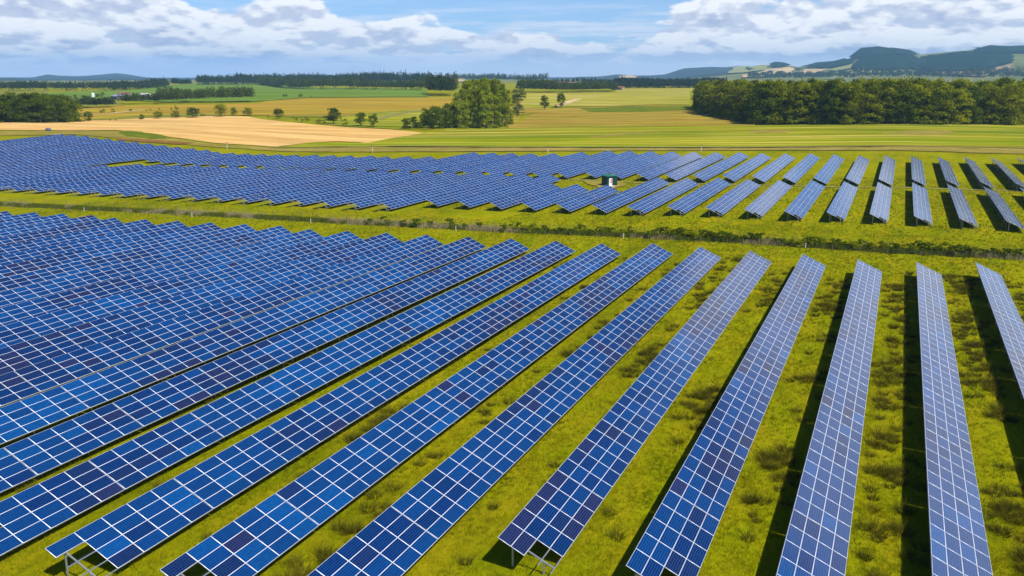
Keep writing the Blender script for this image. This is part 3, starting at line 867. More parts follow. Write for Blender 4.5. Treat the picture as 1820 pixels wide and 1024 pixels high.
def rushes():
    """dark tussocks standing in patches between the rows"""
    P = scatter(-60, 34, 24, 138, 0.8, 77)
    u = ((P[:, 0] - 7.67) / PITCH) % 1.0          # 0 at a low edge
    lane = np.exp(-((u - .27) / .17) ** 2)
    q = vnoise(P[:, 0], P[:, 1] * .55, .15, 9) * .75 + vnoise(P[:, 0], P[:, 1], .5, 10) * .35
    q = q + .16 * ss(-8, 8, P[:, 0])
    keep = (RNG.random(len(P)) < lane * 1.3 * ss(.54, .78, q))
    P = P[keep]
    E = scatter(-50, 34, 24, 134, 0.035, 78)       # lone tussocks
    u = ((E[:, 0] - 7.67) / PITCH) % 1.0
    E = E[(u > .06) & (u < .5)]
    A = np.vstack([P, E])
    sz = RNG.uniform(.55, .95, len(A)); sz[:len(P)] *= 1.2
    V1, F1, T1 = blades(A, 110, sz, .034, sz * .40, 1.0, np.full(len(A), .42) + RNG.normal(0, .15, len(A)), .15, seed=5)
    me = mesh_np('rushes', V1, F1, [M['rush']], col=T1)
    tag(link('rushes', me), 'olive brown rush tussocks scattered between the panel rows', 'rushes', kind='stuff')
rushes()

DITCH = [(-60, 361), (0, 364), (203, 374), (460, 387), (617, 396), (743, 402), (880, 410), (1108, 419), (1340, 431), (1577, 447), (1820, 459), (1900, 463), (2300, 484)]
DW = np.array([at(*p) for p in DITCH])
def along(W, step):
    out = []
    for i in range(len(W) - 1):
        n = max(1, int(np.hypot(*(W[i + 1] - W[i])) / step))
        for k in range(n): out.append(W[i] + (W[i + 1] - W[i]) * k / n)
    return np.array(out)
path_strip('ditch', DITCH, 2.2, M['ditch'], lift=0.02)

def undergrowth():
    L = along(DW, 0.25)
    rg = np.random.default_rng(3)
    S = L[rg.integers(0, len(L), 26000)] + np.c_[np.zeros(26000), rg.normal(0, .75, 26000)]
    # tall reeds, dry ones on the left half
    dry = .6 * vnoise(S[:, 0], S[:, 1], .10, 21) + .4 * vnoise(S[:, 0], S[:, 1], .5, 22) + .10 * ss(-60, -120, S[:, 0])
    a = dry > .60
    V, F, T = blades(S[a], 7, rg.uniform(.5, 1.2, a.sum()), .10, np.full(a.sum(), .3), .4, np.full(a.sum(), .5), .2, seed=31)
    tag(link('dry_reeds', mesh_np('dry_reeds', V, F, [M['dry']], col=T)), 'dry straw coloured reeds along the ditch between the fields', 'reeds', kind='stuff')
    b = ~a
    V, F, T = blades(S[b], 8, rg.uniform(.4, 1.0, b.sum()), .11, np.full(b.sum(), .3), .5, np.full(b.sum(), .3), .2, seed=32)
    tag(link('undergrowth', mesh_np('undergrowth', V, F, [M['leaf_lime']], col=T)), 'green weeds filling the ditch between the near and middle fields', 'undergrowth', kind='stuff')
undergrowth()

# ------------------------------------------------------------------ leafy crowns
def leaf_quads(C, Nn, size, tint, rg):
    """quads centred at C, facing roughly Nn"""
    n = len(C)
    Nn = Nn + rg.normal(0, .55, (n, 3)); Nn /= np.linalg.norm(Nn, axis=1)[:, None]
    a = np.cross(Nn, rg.normal(size=(n, 3))); a /= np.linalg.norm(a, axis=1)[:, None] + 1e-9
    b = np.cross(Nn, a)
    s = (size * rg.uniform(.6, 1.25, n))[:, None]
    V = np.stack([C - a * s * .5, C - b * s * .42, C + a * s * .5, C + b * s * .42], 1).reshape(-1, 3)
    return V, np.arange(4 * n).reshape(-1, 4), tint

def crown_mesh(name, material, rx, h0, h1, seed, nblob=26, leaves=2200, leaf=.55, shape='round', blob=(.26, .42)):
    rg = np.random.default_rng(seed)
    hc, hr = (h0 + h1) / 2, (h1 - h0) / 2
    C, Nn, T = [], [], []
    per = leaves // nblob
    for i in range(nblob):
        z = rg.uniform(-1, 1)
        if shape == 'dome': w = math.sqrt(max(0, 1 - max(0, z) ** 2 * .95))
        elif shape == 'round': w = math.sqrt(max(0, 1 - z * z * .9))
        elif shape == 'tall': w = (1 - max(0, z) ** 2.2) * (.9 + .1 * min(1, (z + 1) * 2))
        elif shape == 'cone': w = (1 - (z + 1) / 2) ** .8
        else: w = 1
        th = rg.uniform(0, 2 * math.pi); rr = w * math.sqrt(rg.uniform(.15, 1)) * .72
        c = np.array([math.cos(th) * rr * rx, math.sin(th) * rr * rx, hc + z * hr * .84])
        br = rg.uniform(*blob) * min(rx, hr * 1.3) * (1 if shape != 'cone' else (.5 + w * .6))
        d = rg.normal(size=(per, 3)); d /= np.linalg.norm(d, axis=1)[:, None]
        d[:, 2] = np.where(d[:, 2] < -.3, -d[:, 2] * .6, d[:, 2])
        p = c + d * br * rg.uniform(.72, 1.08, (per, 1)) * np.array([1, 1, .85])
        C.append(p); Nn.append(d); T.append(np.clip(np.full(per, rg.uniform(.2, .8)) + rg.normal(0, .12, per), 0, 1))
    V, F, T = leaf_quads(np.vstack(C), np.vstack(Nn), leaf, np.concatenate(T), rg)
    return mesh_np(name, V, F, [material], col=T)

def trunk_mesh(h, r, seed, crown0, rx):
    rg = random.Random(seed); b = MB()
    p = Vector((0, 0, -.3)); q = Vector((rg.uniform(-.2, .2), rg.uniform(-.2, .2), crown0 + (h - crown0) * .35))
    b.tube(p, q, r, r * .55, 7)
    top = Vector((q.x, q.y, crown0 + (h - crown0) * .8)); b.tube(q, top, r * .55, r * .15, 6)
    for i in range(6):
        a = i * 2.4 + rg.uniform(-.4, .4); z0 = crown0 * .8 + (h - crown0) * .12 * i
        o = Vector((q.x * .6, q.y * .6, z0)); e = o + Vector((math.cos(a) * rx * .6, math.sin(a) * rx * .6, (h - crown0) * .25))
        b.tube(o, e, r * .35, r * .08, 5)
    return b.mesh('trunk', [M['bark']])

PROTO = {}
def tree_kind(key, material, rx, h, h0, shape='round', variants=3, **kw):
    PROTO[key] = [(crown_mesh('crown', M[material], rx, h0, h, hash(key) % 1000 if False else sum(map(ord, key)) * 7 + i, shape=shape, **kw), trunk_mesh(h, .035 * h * .6, i, h0 + .5, rx), rx, h) for i in range(variants)]

tree_kind('oak', 'leaf_mid', 5.2, 11.0, 1.0, leaves=2600, nblob=30)
tree_kind('oakdark', 'leaf_dark', 5.0, 11.0, .8, leaves=2600, nblob=30)
tree_kind('wood', 'leaf_mid', 7.2, 21.0, -1.5, 'dome', 5, leaves=4600, nblob=52, leaf=.75, blob=(.26, .44))
tree_kind('wooddark', 'leaf_dark', 7.2, 20.0, -1.5, 'dome', 3, leaves=4600, nblob=52, leaf=.75, blob=(.26, .44))
tree_kind('poplar', 'leaf_poplar', 5.6, 28.0, -4.5, 'tall', 4, leaves=6800, nblob=96, leaf=.62, blob=(.22, .38))
tree_kind('willow', 'leaf_pale', 5.6, 19.0, -.5, 'dome', 2, leaves=3400, nblob=44, leaf=.62, blob=(.22, .38))
tree_kind('thicket', 'leaf_dark', 5.0, 11.0, -2.2, leaves=2800, nblob=34)
tree_kind('bush', 'leaf_mid', 2.2, 2.8, 0.0, leaves=700, nblob=12, leaf=.32)
tree_kind('bushpale', 'leaf_lime', 2.4, 3.0, 0.0, leaves=700, nblob=12, leaf=.32)
tree_kind('bushdark', 'leaf_dark', 2.2, 2.8, 0.0, leaves=700, nblob=12, leaf=.32)
tree_kind('bramble', 'leaf_dark', .95, 1.15, 0.0, leaves=420, nblob=10, leaf=.16)

def tree(key, x, y, name, label, cat, h=None, w=None, group=None, var=None, rz=None, trunk=True):
    vs = PROTO[key]; cm, tm, rx, h0 = vs[(random.randrange(len(vs)) if var is None else var) % len(vs)]
    r = empty(name, (x, y, tz(x, y)), random.uniform(0, 6.28) if rz is None else rz)
    sh = (h / h0) if h else 1.0; sw = (w / (2 * rx)) if w else sh
    r.scale = (sw, sw * random.uniform(.95, 1.05), sh)
    tag(r, label, cat, group)
    link('crown', cm, r)
    if trunk: link('trunk', tm, r)
    return r

def px_scale(x, y):
    return (FWD[0] * x + FWD[1] * y + FWD[2] * (tz(x, y) - ZC)) / FPX

def px_tree(key, px, py, wpx, hpx, name, label, cat='tree', **kw):
    x, y = at(px, py); s = px_scale(x, y)
    return tree(key, x, y, name, label, cat, h=hpx * s * 1.02, w=wpx * s * 1.1, **kw)

# single trees along the straw field
px_tree('oakdark', 158, 216, 18, 17, 'small_tree', 'small dark tree standing beside the left wood at the straw field edge')
px_tree('bushpale', 252, 212.5, 17, 9, 'bush', 'pale yellow green bush on the upper edge of the straw field', 'bush')
px_tree('oak', 281, 211.5, 18, 13, 'hedgerow_tree', 'small round tree just right of the pale bush above the straw field')
px_tree('oak', 313, 210.5, 18, 13, 'hedgerow_tree', 'small round tree left of the broad domed tree above the straw field')
px_tree('oakdark', 343, 209.5, 28, 18, 'hedgerow_tree', 'broad domed dark tree on the upper edge of the straw field')
px_tree('bushpale', 360, 207, 10, 5, 'bush', 'low bush right beside the broad domed tree above the straw', 'bush')
px_tree('oak', 393, 208, 27, 22, 'hedgerow_tree', 'tallest of the round trees above the straw field, with a visible trunk')
px_tree('oak', 416, 206.5, 14, 15, 'hedgerow_tree', 'slim small tree between the tall round tree and the flat topped one')
px_tree('oak', 441, 206, 20, 14, 'hedgerow_tree', 'flat topped spreading tree at the top corner of the straw field')
px_tree('oakdark', 495, 211, 20, 17, 'hedgerow_tree', 'compact dark tree alone on the sloping edge of the straw field')
px_tree('oakdark', 593, 220.5, 32, 27, 'hedgerow_tree', 'largest dark round tree in the hedge between the straw and orange fields')
px_tree('bush', 613, 222.5, 15, 10, 'bush', 'rounded bush touching the right side of the largest hedge tree', 'bush')
px_tree('oakdark', 641, 224.5, 24, 24, 'hedgerow_tree', 'round dark tree, left one of a close pair by the straw field tip')
px_tree('oakdark', 664, 226.5, 19, 23, 'hedgerow_tree', 'upright dark tree, right one of a close pair by the straw field tip')
for i, (x_, y_, w_, h_) in enumerate([(477, 209, 6, 5), (521, 211, 7, 5), (527, 214, 6, 6), (539, 216, 9, 5), (546, 215.5, 9, 8), (566, 219.5, 14, 7), (575, 220, 10, 6)]):
    px_tree('bush', x_, y_, w_, h_, 'hedge_bush', 'small green bush in the broken hedge left of the largest hedge tree', 'bush', group='small bushes in the broken hedge')
for i, (x_, y_, w_, h_) in enumerate([(182, 201, 12, 8), (201, 200, 10, 6), (233, 198.5, 8, 5), (261, 198, 4, 3), (268, 197, 4, 4), (283, 197, 6, 4), (304, 196, 5, 5), (314, 196, 8, 8), (196, 215, 4, 4), (205, 215, 5, 3), (149, 217, 8, 5)]):
    px_tree('bush', x_, y_, w_, h_, 'field_bush', 'little green bush dotting the olive field right of the left wood', 'bush', group='little bushes on the olive field')
for (x_, y_, w_, h_) in [(507, 172.5, 10, 5), (534, 173.5, 10, 6), (553, 173, 4, 3), (118, 174.5, 6, 5), (126, 174.5, 5, 4), (133, 174, 8, 6), (148, 175, 9, 6), (154, 175, 9, 5), (160, 175, 7, 5), (174, 174, 9, 8), (182, 173, 9, 9)]:
    px_tree('bushdark', x_, y_, w_, h_, 'field_bush', 'small dark bush standing on the big green field', 'bush', group='small dark bushes on the green field')

# poplar group in the middle
for i, (x_, y_, w_, h_) in enumerate([(822, 228, 26, 72), (836, 227, 26, 87), (850, 227.5, 26, 88), (864, 228, 28, 90), (879, 227, 28, 88), (893, 225, 26, 78), (904, 222, 22, 64),
                                      (812, 222, 26, 58), (828, 218, 26, 76), (858, 218, 28, 80), (886, 217, 26, 78), (842, 214, 24, 74), (872, 212, 24, 72)]):
    px_tree('poplar', x_, y_, w_, h_, 'tall_tree', 'tall green tree in the dense stand at the middle of the photo', group='tall trees in the middle stand', var=i)
px_tree('willow', 921, 205, 32, 52, 'pale_tree', 'pale grey green tree at the right end of the tall stand')
px_tree('bush', 919, 207, 14, 9, 'bush', 'small bush at the foot of the pale grey green tree', 'bush')
px_tree('oakdark', 968, 196, 17, 25, 'upright_tree', 'dark upright tree, shorter left one of two on the brown meadow')
px_tree('oakdark', 997, 191.5, 17, 25, 'upright_tree', 'dark upright tree, taller right one of two on the brown meadow')
px_tree('bushdark', 988, 192, 8, 6, 'bush', 'low dark bush between the two upright trees on the brown meadow', 'bush')
for i, (x_, y_, w_, h_) in enumerate([(724, 229.5, 22, 20), (738, 229, 22, 21), (752, 229, 24, 28), (766, 229, 26, 32), (781, 228.5, 26, 34), (796, 228, 26, 36), (774, 224, 26, 36), (792, 222, 26, 36), (757, 224, 22, 30), (808, 227, 22, 38)]):
    px_tree('thicket', x_, y_, w_, h_, 'low_tree', 'low dark round tree left of the tall middle stand', group='low dark trees left of the middle stand')

# ---- the woods at the right and left, tree by tree
def wood(front, depth_rows, gap, row_gap, key_fn, name, label, group, hmin, hmax, away, taper=0.0):
    """rows of trees behind a front line given as world points"""
    L = along(np.array(front), gap)
    for rw in range(depth_rows):
        for i, p in enumerate(L):
            q = p + np.array(away) * (rw * row_gap) + np.array([random.uniform(-.3, .3) * gap, random.uniform(-.3, .3) * row_gap])
            h = random.uniform(hmin, hmax)
            if rw == 0: h *= random.uniform(.78, 1.0)
            tree(key_fn(rw, i), q[0], q[1], name, label if rw == 0 else label[:0] + LABEL2[group], 'tree', h=h, w=random.uniform(14.0, 19.0), group=group if rw == 0 else group + ', farther in')
LABEL2 = {'front trees of the right wood': 'leafy tree deeper inside the big dense wood at the right',
          'front trees of the left wood': 'leafy tree deeper inside the dark wood at the left edge'}
fw = [at(1345, 222.5), at(1480, 222.5), at(1640, 222.5), at(1820, 222.5), at(1960, 222)]
fw = [np.array(p) + np.array([0, 4.0]) for p in fw]
wood(fw, 9, 9.5, 10.5, lambda r, i: 'wooddark' if (i * 7 + r * 3) % 4 == 0 else 'wood', 'wood_tree', 'leafy tree in the front edge of the big dense wood at the right', 'front trees of the right wood', 22.0, 26.0, (-0.12, 1.0))
# left flank of the right wood runs away from the viewer
A, B = np.array(at(1240, 203)), np.array(fw[0])
flank = along(np.array([B, np.array(at(1290, 212)), A, np.array(at(1232, 190))]), 10.0)
for i, p in enumerate(flank):
    for j in range(5):
        q = p + np.array([5 + j * 11.0 + random.uniform(-2, 2), 4 + random.uniform(-3, 3)])
        tree('wood' if (i + j) % 3 else 'wooddark', q[0], q[1], 'wood_tree', 'leafy tree on the long flank of the right wood facing the brown meadow', 'tree', h=random.uniform(20, 25), w=random.uniform(14, 18), group='flank trees of the right wood')
fl = [np.array(at(-60, 220)), np.array(at(0, 219.5)), np.array(at(70, 219)), np.array(at(128, 216.5))]
wood([p + np.array([-1, 4.0]) for p in fl], 5, 9.0, 12.0, lambda r, i: 'thicket' if (i + r) % 3 else 'wooddark', 'wood_tree', 'leafy tree in the front edge of the dark wood at the left', 'front trees of the left wood', 15.0, 18.5, (-0.88, .48))

# ---- bramble bushes along the ditch
for (p0, p1, n_) in ((1125, 1295, 24), (1295, 1400, 10), (1400, 1500, 8), (1500, 1640, 12), (1640, 1745, 16), (1748, 1775, 3), (1785, 1850, 9), (900, 1125, 16), (640, 900, 9)):
    for i in range(n_):
        px = p0 + (p1 - p0) * (i + random.uniform(.2, .8)) / n_
        py = float(np.interp(px, [p[0] for p in DITCH], [p[1] for p in DITCH])) + random.uniform(-2.5, 3)
        x, y = at(px, py)
        s = random.uniform(.9, 1.7)
        tree('bramble' if random.random() < .8 else 'bush', x, y, 'bramble_bush', 'low dark bramble bush growing in the ditch between the fields', 'bush', h=1.05 * s, w=1.9 * s, group='bramble bushes along the ditch', trunk=False)

# ------------------------------------------------------------------ far forests (each reads as one mass)
def forest(name, label, base, depth, h, material, n, seed, cone=.0, leaf=2.0, wr=(3.5, 5.5)):
    rg = np.random.default_rng(seed)
    W = np.array([at(*p) for p in base]); L = along(W, 3.0)
    P = L[rg.integers(0, len(L), n)]
    dirv = P / np.linalg.norm(P, axis=1)[:, None]
    P = P + dirv * (rg.random(n) ** 1.2 * depth)[:, None] + rg.normal(0, 2.0, (n, 2))
    Z = terrain(P[:, 0], P[:, 1])
    per = 72
    hv = .62 + .62 * vnoise(P[:, 0], P[:, 1], 1 / 70.0, seed) + .15 * vnoise(P[:, 0], P[:, 1], 1 / 18.0, seed + 1)
    hv = np.clip(hv, .75, 1.25)
    V, T = [], []
    for i in range(n):
        hh = h * rg.uniform(.82, 1.06) * hv[i]; w = rg.uniform(*wr)
        d = rg.normal(size=(per, 3)); d /= np.linalg.norm(d, axis=1)[:, None]; d[:, 2] = np.abs(d[:, 2]) * 1.5 - .5
        if rg.random() < cone:
            t = rg.random(per); ww = w * .75 * (1.05 - t); c = np.stack([np.cos(t * 99) * ww, np.sin(t * 99) * ww, t * hh * 1.12], -1)
            d[:, 2] = np.abs(d[:, 2])
        else:
            c = d * np.array([w, w, hh * .42]) * rg.uniform(.7, 1.05, (per, 1)) + np.array([0, 0, hh * .55])
        v, f, _ = leaf_quads(c, d, np.float64(leaf * .72), None, rg)
        V.append(v + np.array([P[i, 0], P[i, 1], Z[i]])); T.append(np.clip(np.full(per, rg.uniform(.15, .75)) + rg.normal(0, .12, per), 0, 1))
    V = np.vstack(V)
    me = mesh_np(name, V, np.arange(len(V)).reshape(-1, 4), [M[material]], col=np.concatenate(T))
    tag(link(name, me), label, 'forest', kind='stuff')

forest('forest', 'dark conifer forest behind the left end of the green field', [(-60, 164), (0, 163), (80, 163), (200, 162), (240, 160), (296, 155)], 220, 14, 'leaf_conifer', 900, 1, cone=.12, leaf=2.2)
forest('forest', 'clump of tall trees at the top of the green field', [(306, 153), (340, 153)], 60, 18, 'leaf_conifer', 60, 2, leaf=2.2)
forest('forest', 'conifer wood on the skyline above the green field', [(352, 151.5), (470, 151)], 140, 19, 'leaf_conifer', 420, 3, cone=.25, leaf=2.2)
forest('forest', 'long mixed wood along the back of the green field', [(462, 151.5), (500, 157), (541, 159.5), (640, 160), (757, 161.5)], 170, 18, 'leaf_far', 1500, 4, cone=.1, leaf=2.0)
forest('forest', 'skyline wood of pointed conifers behind the long mixed wood', [(420, 148), (560, 148), (700, 149), (770, 149)], 300, 25, 'leaf_conifer', 1500, 5, cone=.15, leaf=2.8)
forest('forest', 'dark wood touching the left side of the tall middle stand', [(762, 171), (800, 171), (812, 171)], 90, 26, 'leaf_far', 170, 6, leaf=2.0)
forest('forest', 'thin line of trees on the hilltop behind the middle stand', [(740, 141.5), (788, 140.5)], 150, 19, 'leaf_far', 110, 7, leaf=2.8)
forest('forest', 'dark strip of trees on the skyline left of the blue hills', [(806, 143), (900, 145), (975, 146)], 250, 27, 'leaf_far', 380, 8, cone=.05, leaf=3.0)
forest('forest', 'broad belt of trees behind the yellow field', [(925, 165.5), (960, 165.5), (1040, 165), (1093, 164.5)], 200, 15.5, 'leaf_far', 850, 9, cone=.0, leaf=2.2)
forest('forest', 'dark straight plantation beyond the yellow field', [(1093, 157.8), (1180, 157.6), (1290, 157.2)], 260, 16, 'leaf_conifer', 1000, 10, cone=.1, leaf=2.6)
forest('forest', 'belt of trees to the right of the farm buildings', [(285, 184), (340, 184), (400, 183.5), (450, 182)], 30, 13.5, 'leaf_far', 200, 11, leaf=1.4, wr=(2.5, 4.0))
forest('forest', 'trees around the farm buildings', [(218, 186), (240, 186), (290, 185.5)], 30, 9, 'leaf_far', 60, 12, leaf=1.4, wr=(2.5, 4.0))
forest('forest', 'tall trees standing behind the farm buildings', [(284, 180), (310, 180), (340, 182)], 30, 15, 'leaf_far', 50, 16, leaf=1.5, wr=(3, 4.5))
forest('forest', 'dark row of trees left of the farm buildings', [(140, 192), (170, 193), (203, 191.5)], 25, 9.5, 'leaf_far', 70, 13, leaf=1.4, wr=(2.5, 4.0))
forest('forest', 'far woodland at the foot of the right hills', [(1330, 142), (1500, 141.5), (1700, 141.5), (1960, 141)], 500, 26, 'leaf_conifer', 700, 14, leaf=4.5, wr=(6, 10))
forest('forest', 'thin treeline at the foot of the blue hills', [(975, 150), (1040, 149.5), (1100, 148), (1290, 146)], 200, 13, 'leaf_conifer', 260, 15, leaf=3.2)

# ------------------------------------------------------------------ patches on the far hills
def hp(pts): return [(1320 + x / 3.64, 60 + y / 3.64) for x, y in pts]
def hill_patch(name, pts, m_, h=0.0, **kw):
    o = drape(name, pts, M[m_], step=70.0, lift=6.0 + h * .3, rough_edge=12.0 if h else 4.0, raise_h=h, kind='structure', smooth=not h)
    if h: tag(o, None, None, None, 'stuff'); o['label'] = kw['label']; o['category'] = 'forest'
hill_patch('forest', hp([(692, 162), (705, 140), (760, 118), (960, 110), (1040, 124), (1150, 140), (1120, 150), (900, 146), (760, 165), (700, 168)]), 'hill_wood', 14, label='dark wood covering the crest of the left hilltop')
hill_patch('forest', hp([(705, 222), (740, 185), (800, 160), (1000, 152), (1060, 165), (1130, 160), (1180, 190), (1060, 240), (900, 243), (760, 238)]), 'hill_wood', 14, label='dark wood on the slope below the left hilltop')
hill_patch('forest', hp([(1060, 246), (1180, 192), (1140, 160), (1300, 148), (1450, 125), (1560, 138), (1700, 142), (1762, 165), (1700, 205), (1560, 240), (1300, 250)]), 'hill_wood', 14, label='widest dark wood across the middle of the right hill')
hill_patch('forest', hp([(1480, 104), (1580, 96), (1700, 103), (1960, 110), (1960, 134), (1700, 132), (1600, 130), (1520, 132)]), 'hill_wood', 14, label='dark wood along the top of the right hill')
hill_patch('forest', hp([(370, 222), (560, 196), (690, 180), (740, 178), (690, 200), (560, 228), (420, 224)]), 'hill_wood', 12, label='narrow dark wood on the low slope left of the hills')
hill_patch('forest', hp([(178, 215), (200, 198), (300, 203), (300, 215), (200, 228)]), 'hill_wood', 14, label='small dark wood on the lowest rise of the hills')
hill_patch('hillside_field', hp([(90, 262), (160, 236), (300, 222), (345, 236), (300, 262), (180, 270)]), 'hill_tan')
hill_patch('hillside_field', hp([(345, 270), (400, 236), (540, 236), (480, 262), (420, 274)]), 'hill_tan')
hill_patch('hillside_field', hp([(545, 242), (640, 222), (712, 202), (700, 230), (600, 246)]), 'hill_lime')
hill_patch('hillside_field', hp([(560, 262), (700, 242), (900, 250), (1050, 240), (1050, 262), (760, 266)]), 'hill_lime')
hill_patch('hillside_field', hp([(1200, 256), (1560, 248), (1700, 212), (1760, 200), (1700, 245), (1560, 284), (1290, 276)]), 'hill_brown')
hill_patch('hillside_field', hp([(0, 272), (90, 266), (180, 274), (120, 290), (0, 290)]), 'hill_tan')
hill_patch('hillside_field', [(1100, 137), (1118, 134.5), (1135, 137), (1130, 140), (1100, 140)], 'hill_tan')
hill_patch('hillside_field', hp([(-60, 222), (40, 212), (160, 212), (150, 240), (0, 258), (-100, 262)]), 'hill_lime')

for i_, (x0_, y0_, w_, h_) in enumerate([(150, 258, 60, 9), (235, 262, 40, 10), (300, 268, 90, 8), (330, 236, 60, 7), (420, 276, 80, 8), (470, 262, 40, 6), (20, 238, 30, 8), (610, 258, 60, 6), (700, 244, 50, 6), (1480, 118, 60, 9)]):
    hill_patch('forest', hp([(x0_, y0_), (x0_ + w_ * .4, y0_ - h_), (x0_ + w_, y0_ - h_ * .6), (x0_ + w_ * .8, y0_ + h_ * .4), (x0_ + w_ * .3, y0_ + h_ * .5)]), 'hill_wood', 12, label='small dark copse on the far hillside fields')

# ------------------------------------------------------------------ fences
def fence(pts, spacing, h, mat_, label, thing_w=0.09, white_every=0, name='fence'):
    W = np.array([at(*p) for p in pts]); L = along(W, spacing)
    o = np.array([L[0][0], L[0][1]]); z0 = tz(*o)
    r = empty(name, (o[0], o[1], z0)); tag(r, label, 'fence')
    tops = []
    for i, p in enumerate(L[:98]):
        z = tz(*p) - z0; hh = h * random.uniform(.94, 1.06)
        b = MB(); c = (p[0] - o[0], p[1] - o[1])
        ti = (random.uniform(-.03, .03), random.uniform(-.03, .03))
        b.tube((c[0], c[1], z - .2), (c[0] + ti[0], c[1] + ti[1], z + hh), thing_w / 2, thing_w / 2 * .92, 7)
        b.build('post', M['white_post'] if (white_every and i % white_every == 1) else mat_, r)
        tops.append((c[0], c[1], z))
    b = MB()
    for q in (.35, .62, .9):
        for a, c in zip(tops[:-1], tops[1:]):
            b.tube((a[0], a[1], a[2] + h * q), (c[0], c[1], c[2] + h * q), .008, .008, 4, caps=False)
    b.build('wire', M['wire'], r)
off = lambda d: [(p[0], p[1] + d) for p in DITCH]
fence(off(-5.5), 3.6, 1.15, M['wood_post'], 'wooden post and wire fence on the far side of the ditch', .12)
fence(off(5.0), 4.2, 1.0, M['wood_post'], 'post and wire fence with white posts on the near side of the ditch', .12, white_every=7)
fence([(480, 268), (700, 269.5), (900, 270.5), (1100, 266), (1400, 268), (1700, 272), (1900, 275)], 7.0, 1.5, M['wood_post'], 'tall thin wire fence behind the far row ends', .10)

def camera_pole(px, py, label):
    x, y = at(px, py); r = empty('camera_pole', (x, y, tz(x, y))); tag(r, label, 'pole', 'slim camera poles along the back fence')
    b = MB(); b.tube((0, 0, -.2), (0, 0, 2.9), .07, .06, 8); b.build('pole', M['white_post'], r)
    b = MB(); b.box((0, -.1, 2.9), (.28, .6, .26)); b.box((0, -.42, 2.9), (.2, .06, .18), 1); b.build('camera', [M['dark_box'], M['dark_glass']], r)
    b = MB(); b.box((0, -.12, 1.2), (.4, .2, .5)); b.build('control_box', M['white_paint'], r)
camera_pole(404, 265.5, 'slim camera pole left of the tip of the straw field')
camera_pole(662, 271.5, 'slim white camera pole behind the low panel rows left of middle')
camera_pole(974, 273.5, 'slim camera pole behind the panel rows below the two upright trees')
camera_pole(1246, 271.5, 'slim camera pole behind the panel rows below the right wood corner')

def small_car(px, py):
    x, y = at(px, py); r = empty('parked_car', (x, y, tz(x, y) + .02), R(-20)); tag(r, 'grey car parked on the straw field edge behind the panels', 'car')
    b = MB(); prof = [(-2.1, .35), (-2.15, .75), (-1.5, .92), (-.8, 1.42), (.9, 1.45), (1.75, .98), (2.1, .85), (2.15, .35)]
    n_ = len(prof)
    for s in (-1, 1): b.v += [(p[0], s * (.86 if p[1] < 1 else .7), p[1]) for p in prof]
    b.f.append(tuple(range(n_))); b.f.append(tuple(range(2 * n_ - 1, n_ - 1, -1))); b.m += [0, 0]
    for i in range(n_): b.f.append((i, (i + 1) % n_, n_ + (i + 1) % n_, n_ + i)[::-1]); b.m.append(0)
    b.build('body', M['car_grey'], r)
    b = MB()
    for s in (-1, 1): b.quad((-1.2, s * .80, 1.0), (1.3, s * .80, 1.0), (.8, s * .74, 1.36), (-.75, s * .74, 1.36))
    b.build('window', M['dark_glass'], r)
    for wx in (-1.35, 1.35):
        for s in (-1, 1):
            b = MB(); b.tube((wx, s * .72, .33), (wx, s * .9, .33), .33, .33, 14); b.build('wheel', M['rubber'], r)
small_car(86, 232.5)

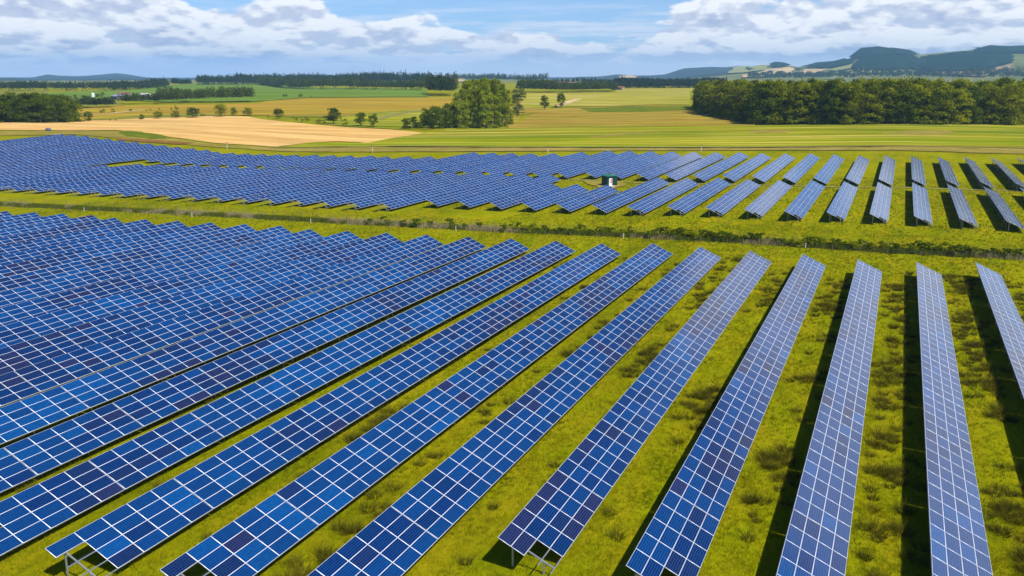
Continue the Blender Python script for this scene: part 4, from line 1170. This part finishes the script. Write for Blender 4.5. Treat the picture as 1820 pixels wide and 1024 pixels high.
def barn(px, py, w, d, h, roof, wall, label, rz=0.0, rh=1.8):
    x, y = at(px, py); r = empty('farm_building', (x, y, tz(x, y)), rz); tag(r, label, 'building')
    b = MB(); b.box((0, 0, h / 2), (w, d, h)); b.build('wall', M[wall], r)
    b = MB(); e = .5
    b.v += [(-w / 2 - e, -d / 2 - e, h), (w / 2 + e, -d / 2 - e, h), (w / 2 + e, d / 2 + e, h), (-w / 2 - e, d / 2 + e, h), (-w / 2 - e, 0, h + rh), (w / 2 + e, 0, h + rh)]
    b.f += [(0, 1, 5, 4), (2, 3, 4, 5), (0, 4, 3), (1, 2, 5), (3, 2, 1, 0)]; b.m += [0] * 5
    b.build('roof', M[roof], r)
    b = MB(); b.box((w * .15, -d / 2 - .03, h * .4), (w * .25, .06, h * .7)); b.build('door', M['wall_dark'], r)
barn(212, 177.5, 24, 12, 4.2, 'roof_grey', 'wall_dark', 'long low grey roofed farm shed at the left of the farm', R(-25))
barn(222, 173.5, 26, 10, 5.0, 'roof_red', 'wall_pale', 'red brown roofed farm barn behind the grey shed', R(-25))
barn(259, 174.5, 18, 10, 4.2, 'white_paint', 'wall_pale', 'white roofed farm shed between the farm trees', R(-25))
barn(284, 172.5, 12, 8, 4.0, 'roof_grey', 'wall_pale', 'small pale farmhouse at the right end of the farm', R(-25))
barn(1009, 150.5, 60, 14, 5, 'roof_red', 'wall_tan', 'distant brownish field strip above the tree belt, modelled as a barn', R(-20))  # barn form stands in for a brownish field strip
barn(1099, 160.5, 22, 10, 5, 'roof_red', 'wall_tan', 'distant barn at the left end of the dark plantation', R(-20))
def silo(px, py):
    x, y = at(px, py); r = empty('silo', (x, y, tz(x, y))); tag(r, 'white cylindrical silo standing left of the farm sheds', 'silo')
    b = MB(); b.tube((0, 0, 0), (0, 0, 6.2), 1.7, 1.7, 16); b.build('tank', M['white_paint'], r)
    b = MB(); b.tube((0, 0, 6.2), (0, 0, 7.2), 1.8, .3, 16); b.build('roof', M['white_paint'], r)
silo(166, 176)

# ------------------------------------------------------------------ haze
def haze():
    b = MB(); b.box((0, 0, 0), (2, 2, 2))
    mt = bpy.data.materials.new('haze'); mt.use_nodes = True
    t = NT(mt.node_tree)
    for nd in list(t.n): t.n.remove(nd)
    out = t.node('ShaderNodeOutputMaterial'); v = t.node('ShaderNodeVolumePrincipled')
    v.inputs['Color'].default_value = (0.34, 0.64, 1.0, 1); v.inputs['Density'].default_value = 7.0e-5
    v.inputs['Anisotropy'].default_value = 0.0
    t.l.new(v.outputs[0], out.inputs['Volume'])
    o = b.build('haze', mt)
    o.scale = (17000, 17000, 265)
    o.location = (0, 0, 265 - 215)
    tag(o, 'thin pale blue haze in the distance', 'haze', kind='stuff')
haze()
